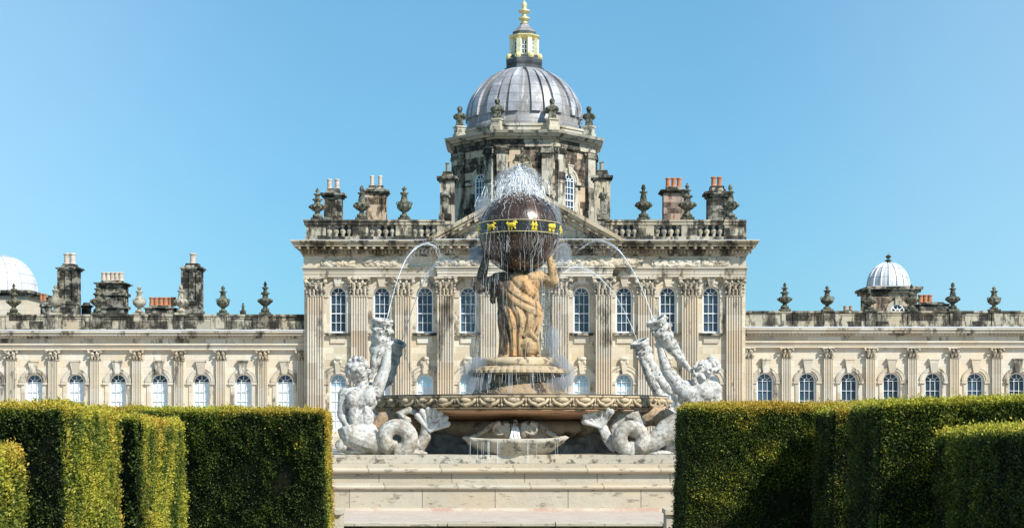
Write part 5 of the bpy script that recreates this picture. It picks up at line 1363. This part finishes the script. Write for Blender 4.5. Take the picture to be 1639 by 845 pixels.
for q in range(2):
    b2.lathe([((GR+.05+.07*q+.05*t_)*(1+.02*math.sin(7*t_)), -hs_*t_+.25*(1-t_)) for t_ in [i_/14 for i_ in range(15)]], tuple(G), 90, q, False, lambda tt, j: 1+.03*math.sin(5*tt+j*.2)+.02*math.sin(13*tt))
tag(obj('water_curtain', b2, M['curtain'], smooth=True, loc=tuple(G)), 'thin ragged veil of falling water hanging from the globe', 'water', kind='stuff')
tag(obj('water_film', b, M['waterjet'], smooth=True, loc=tuple(G)), 'thin rivulets of water running down over the globe', 'water', kind='stuff')
b = MB()
for s in range(420):   # drops thrown clear, falling to the basin
    an = rd.uniform(0, 6.28); r1 = GR+.02+abs(rd.gauss(0, .05)); zt = rd.uniform(G.z+.25, G.z-.25); fl = .1; ln = rd.uniform(.06, .38); fl = rd.uniform(0, .12); pp = []
    z_end = zr1
    st = rd.uniform(0, max(0.01, zt-z_end-ln)) 
    for j in range(6):
        h = st+ln*j/5; r = r1+fl*math.sqrt(max(0, h)); pp.append(Vector((G.x+math.cos(an)*r, G.y+math.sin(an)*r, zt-h)))
    if pp[-1].z > z_end: strand(b, pp, [rd.uniform(.0008, .0024)]*6)
for s in range(5200):
    an = rd.uniform(0, 6.28); z = rd.uniform(zr1, TOP.z-.1); r = GR*math.sqrt(max(.1, 1-max(0, (z-G.z)/GR)**2))+abs(rd.gauss(0, .2))
    b.ell((G.x+math.cos(an)*r, G.y+math.sin(an)*r, z), rd.uniform(.0018, .005), lo=True)
tag(obj('water_spray', b, M['waterjet'], smooth=True, loc=tuple(G)), 'curtain of fine falling drops around the draped figure', 'water', kind='stuff')
b = MB()
for s in range(130):   # off the pedestal lip and the small basin
    an = rd.uniform(0, 6.28); r = 81*K*rd.uniform(.99, 1.04); z = qz(599); ln = rd.uniform(.1, .42)
    strand(b, [Vector((FC.x+math.cos(an)*(r+.01*j), FC.y+math.sin(an)*(r+.01*j), z-ln*j/4)) for j in range(5)], [rd.uniform(.0012, .0035)]*5)
for s in range(20):
    px = rd.choice((752, 762, 772, 782, 798, 845, 856, 890))+rd.uniform(-3, 3); y = YS+.1-.52*math.sqrt(max(.05, 1-((px-825)/84)**2))
    strand(b, [Vector((X(px, YS), y-.02-.006*j, Z(706+j*6.6, YS))) for j in range(6)], [rd.uniform(.001, .0026)]*6)
for s in range(1400):
    an = rd.uniform(0, 6.28); r = abs(rd.gauss(82, 14))*K; b.ell((FC.x+math.cos(an)*r, FC.y+math.sin(an)*r, zr1+abs(rd.gauss(0, .16))), rd.uniform(.002, .007), lo=True)
tag(obj('water_drips', b, M['waterjet'], smooth=True, loc=(FC.x, FC.y, zr1)), 'threads of water dripping from the pedestal lip and the small front basin', 'water', kind='stuff')

b = MB()
for (px, py, d, rx, ry) in ((752, 598, -30, 16, 20), (766, 585, -40, 18, 14), (905, 600, -30, 17, 22), (893, 582, -36, 16, 16), (885, 545, 0, 12, 26), (770, 616, -50, 22, 12), (890, 616, -50, 22, 12), (775, 335, 0, 15, 24), (888, 350, 0, 12, 26), (830, 292, 0, 42, 28), (762, 408, 10, 14, 18), (902, 405, 10, 15, 20), (776, 372, 0, 12, 26)):
    b.ell(a_(px, py, d), (rx*K, 16*K, ry*K))
tag(obj('water_mist', sculpt(b, .03, tuple(A0), 6), M['mist'], loc=tuple(A0)), 'soft white mist hanging round the pedestal and the globe', 'mist', kind='stuff')
# ================================================================ clipped yew hedges
def vnoise(p, f, seed):
    r_ = np.random.default_rng(seed); out = np.zeros(len(p))
    for i in range(7):
        d = r_.normal(size=3); d /= np.linalg.norm(d); out += np.sin(p @ d * f * r_.uniform(.6, 1.7) + r_.uniform(0, 6.28))
    return out / 3.2
def hedge(label, corners, tops, sunny, seed, dens=9500, lsz=.0245, holes=0.0, rnd=.07, hc=(.3, 1.7)):
    """corners: front-left, front-right, back-right, back-left as (x, y); tops: z of each; sunny: (front, left, right) gold share, new growth plus painted-in sunlit and shaded faces"""
    g = np.random.default_rng(seed); C = np.array(corners, float); T = np.array(tops, float)
    base = C.mean(0)
    t = thing('hedge', label, 'hedge', (base[0], base[1], 0), 'clipped yew hedges beside the path')
    def bil(u, v, A_): return ((1-u)*(1-v))[:, None]*A_[0]+(u*(1-v))[:, None]*A_[1]+(u*v)[:, None]*A_[2]+((1-u)*v)[:, None]*A_[3]
    W = np.linalg.norm(C[1]-C[0]); D = np.linalg.norm(C[2]-C[1]); H = T.mean()
    def place(u, v, w_):          # rounded box
        P2 = np.stack([u*W, v*D, w_*H], 1); lo = np.array([rnd, rnd, -9]); hi = np.array([W-rnd, D-rnd, H-rnd])
        Q = np.clip(P2, lo, hi); d = P2-Q; n_ = np.linalg.norm(d, axis=1); s_ = np.where(n_ > 1e-6, rnd/np.maximum(n_, 1e-6), 0)
        P3 = Q+d*np.minimum(s_, 1)[:, None]
        uu, vv = P3[:, 0]/W, P3[:, 1]/D; xy = bil(uu, vv, C); zt = bil(uu, vv, T[:, None])[:, 0]
        nrm = np.where(n_[:, None] > 1e-6, d/np.maximum(n_, 1e-6)[:, None], 0)
        bat = (1-w_)*.10                # slight batter: wider at the foot
        ctr = C.mean(0); 
        xy = xy+(xy-ctr)/np.maximum(np.linalg.norm(xy-ctr, axis=1), .1)[:, None]*bat[:, None]*.6
        return np.column_stack([xy, P3[:, 2]/H*zt]), nrm
    def facedir(a_, b_):
        e_ = C[b_]-C[a_]; n_ = np.array([e_[1], -e_[0], 0]); return n_/np.linalg.norm(n_)
    def hmask(p): return np.clip(((p[:, 0]-(C[0][0]+(C[1][0]-C[0][0])*hc[0]))/.42)**2+((p[:, 2]-hc[1])/.17)**2-1, -.6, 3)*.9
    faces = [('f', facedir(0, 1), W*H, sunny[0]), ('r', facedir(1, 2), D*H, sunny[2]), ('l', facedir(3, 0), D*H, sunny[1]), ('t', np.array([0, 0, 1.]), W*D, .85), ('b', facedir(2, 3), W*H*.35, .4)]  # sunlit faces coloured golder, shaded faces darker; tops also carry new growth
    allp, alln, allg = [], [], []
    for nm, n_, area, sg in faces:
        m_ = int(area*dens)
        a1, a2 = g.random(m_), g.random(m_); a2v = a2**.75 if nm != 't' else a2
        z_, o_ = np.zeros(m_), np.ones(m_)
        u, v, w_ = {'f': (a1, z_, a2v), 'b': (a1, o_, a2v), 'l': (z_, a1, a2v), 'r': (o_, a1, a2v), 't': (a1, a2, o_)}[nm]
        p, nl = place(u, v, w_); nn = np.tile(n_, (m_, 1))
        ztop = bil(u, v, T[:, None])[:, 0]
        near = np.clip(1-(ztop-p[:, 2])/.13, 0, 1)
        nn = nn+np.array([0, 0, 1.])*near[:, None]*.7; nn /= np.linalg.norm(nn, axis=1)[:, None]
        lump = vnoise(p, 3.5, seed+12)*.016+vnoise(p, 9, seed)*.020+vnoise(p, 30, seed+1)*.014
        depth = lump+g.normal(0, .014, m_)+(g.random(m_) < .05)*g.uniform(.01, .05, m_)
        keep = np.ones(m_, bool)
        if holes and nm == 'f':
            hn = vnoise(p*np.array([1, 1, 2.2]), 4.2, seed+5)+.4*vnoise(p, 17, seed+6)+.25*vnoise(p, 41, seed+7)-hmask(p); hz = hn > (1.15-holes); depth = np.where(hz, depth-.09, depth)
            keep = ~hz | (g.random(m_) < .62)
        p = p+nn*depth[:, None]
        if nm in 'lr': depth = depth+.012*vnoise(p*np.array([1, 1, .12]), 38, seed+8)
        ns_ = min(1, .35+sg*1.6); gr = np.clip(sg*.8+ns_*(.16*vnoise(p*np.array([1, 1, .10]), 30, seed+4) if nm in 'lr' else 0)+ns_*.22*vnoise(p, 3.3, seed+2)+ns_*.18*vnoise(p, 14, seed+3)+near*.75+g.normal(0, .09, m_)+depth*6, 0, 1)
        allp.append(p[keep]); alln.append(nn[keep]); allg.append(gr[keep])
    p = np.concatenate(allp); n_ = np.concatenate(alln); gr = np.concatenate(allg); m_ = len(p)
    # leaf quads: sprig pointing outward and up, random roll
    d = n_*g.uniform(.2, 1.0, (m_, 1))+g.normal(0, .55, (m_, 3))+np.array([0, 0, .35]); d /= np.linalg.norm(d, axis=1)[:, None]
    r_ = g.normal(size=(m_, 3)); s_ = np.cross(d, r_); s_ /= np.linalg.norm(s_, axis=1)[:, None]
    ln = (lsz*g.uniform(.6, 1.35, m_))[:, None]; wd = ln*.27
    V = np.stack([p-d*ln*.5, p+s_*wd, p+d*ln*.6, p-s_*wd], 1).reshape(-1, 3)
    V -= np.array([base[0], base[1], 0])
    me = bpy.data.meshes.new('foliage'); me.vertices.add(m_*4); me.vertices.foreach_set('co', V.astype('f').ravel())
    me.loops.add(m_*4); me.loops.foreach_set('vertex_index', np.arange(m_*4, dtype='i')); me.polygons.add(m_)
    me.polygons.foreach_set('loop_start', np.arange(0, m_*4, 4, dtype='i')); me.polygons.foreach_set('loop_total', np.full(m_, 4, dtype='i')); me.update()
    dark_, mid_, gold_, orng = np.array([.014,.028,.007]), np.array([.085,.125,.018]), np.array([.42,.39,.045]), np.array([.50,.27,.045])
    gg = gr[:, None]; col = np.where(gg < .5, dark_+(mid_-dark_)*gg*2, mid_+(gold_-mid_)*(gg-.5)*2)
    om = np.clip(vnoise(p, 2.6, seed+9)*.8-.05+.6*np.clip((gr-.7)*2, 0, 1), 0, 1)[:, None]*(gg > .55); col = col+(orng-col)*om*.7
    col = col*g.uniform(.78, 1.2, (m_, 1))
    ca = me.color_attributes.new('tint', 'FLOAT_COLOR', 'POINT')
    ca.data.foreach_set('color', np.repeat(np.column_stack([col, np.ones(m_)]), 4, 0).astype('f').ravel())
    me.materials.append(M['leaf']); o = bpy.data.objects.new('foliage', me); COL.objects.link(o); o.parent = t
    # woody core just under the leaves, rounded like them
    b = MB(); n1 = 60
    def grid(fu, nu, nv, nn):
        A1, A2 = np.meshgrid(np.linspace(0, 1, nu), np.linspace(0, 1, nv)); a1, a2 = A1.ravel(), A2.ravel(); z_, o_ = np.zeros(len(a1)), np.ones(len(a1))
        u, v, w_ = fu(a1, a2, z_, o_); p, _ = place(u, v, w_); m2 = -.035
        ctr3 = np.array([C[:, 0].mean(), C[:, 1].mean(), H*.5])
        dpt = np.full(len(a1), .035)
        if holes and nn is not None:
            dpt = dpt+np.clip((vnoise(p*np.array([1, 1, 2.2]), 4.2, seed+5)+.4*vnoise(p, 17, seed+6)-hmask(p)-(1.05-holes))*1.5, 0, 1)*.14
            p = p-nn[None]*dpt[:, None]
            p[:, 2] -= .03
        else:
            k3 = np.sign(p-ctr3)*np.array([.035, .035, .03]); 
            sc3 = np.abs(p-ctr3)/np.array([W/2, max(D/2, .2), H/2]); p = p-k3*(sc3 > .3)
        b.add([tuple(q) for q in p], [(j*nu+i, j*nu+i+1, (j+1)*nu+i+1, (j+1)*nu+i) for j in range(nv-1) for i in range(nu-1)])
    grid(lambda a1, a2, z, o: (a1, z, a2), 120, 90, facedir(0, 1)); grid(lambda a1, a2, z, o: (a1, o, a2), 30, 30, None)
    grid(lambda a1, a2, z, o: (z, a1, a2), 20, 40, None); grid(lambda a1, a2, z, o: (o, a1, a2), 20, 40, None); grid(lambda a1, a2, z, o: (a1, a2, o), 60, 16, None)
    obj('core', b, M['twig'], t)
def hx(px, Y): return (X(px, Y), Y)
# left side, near to far
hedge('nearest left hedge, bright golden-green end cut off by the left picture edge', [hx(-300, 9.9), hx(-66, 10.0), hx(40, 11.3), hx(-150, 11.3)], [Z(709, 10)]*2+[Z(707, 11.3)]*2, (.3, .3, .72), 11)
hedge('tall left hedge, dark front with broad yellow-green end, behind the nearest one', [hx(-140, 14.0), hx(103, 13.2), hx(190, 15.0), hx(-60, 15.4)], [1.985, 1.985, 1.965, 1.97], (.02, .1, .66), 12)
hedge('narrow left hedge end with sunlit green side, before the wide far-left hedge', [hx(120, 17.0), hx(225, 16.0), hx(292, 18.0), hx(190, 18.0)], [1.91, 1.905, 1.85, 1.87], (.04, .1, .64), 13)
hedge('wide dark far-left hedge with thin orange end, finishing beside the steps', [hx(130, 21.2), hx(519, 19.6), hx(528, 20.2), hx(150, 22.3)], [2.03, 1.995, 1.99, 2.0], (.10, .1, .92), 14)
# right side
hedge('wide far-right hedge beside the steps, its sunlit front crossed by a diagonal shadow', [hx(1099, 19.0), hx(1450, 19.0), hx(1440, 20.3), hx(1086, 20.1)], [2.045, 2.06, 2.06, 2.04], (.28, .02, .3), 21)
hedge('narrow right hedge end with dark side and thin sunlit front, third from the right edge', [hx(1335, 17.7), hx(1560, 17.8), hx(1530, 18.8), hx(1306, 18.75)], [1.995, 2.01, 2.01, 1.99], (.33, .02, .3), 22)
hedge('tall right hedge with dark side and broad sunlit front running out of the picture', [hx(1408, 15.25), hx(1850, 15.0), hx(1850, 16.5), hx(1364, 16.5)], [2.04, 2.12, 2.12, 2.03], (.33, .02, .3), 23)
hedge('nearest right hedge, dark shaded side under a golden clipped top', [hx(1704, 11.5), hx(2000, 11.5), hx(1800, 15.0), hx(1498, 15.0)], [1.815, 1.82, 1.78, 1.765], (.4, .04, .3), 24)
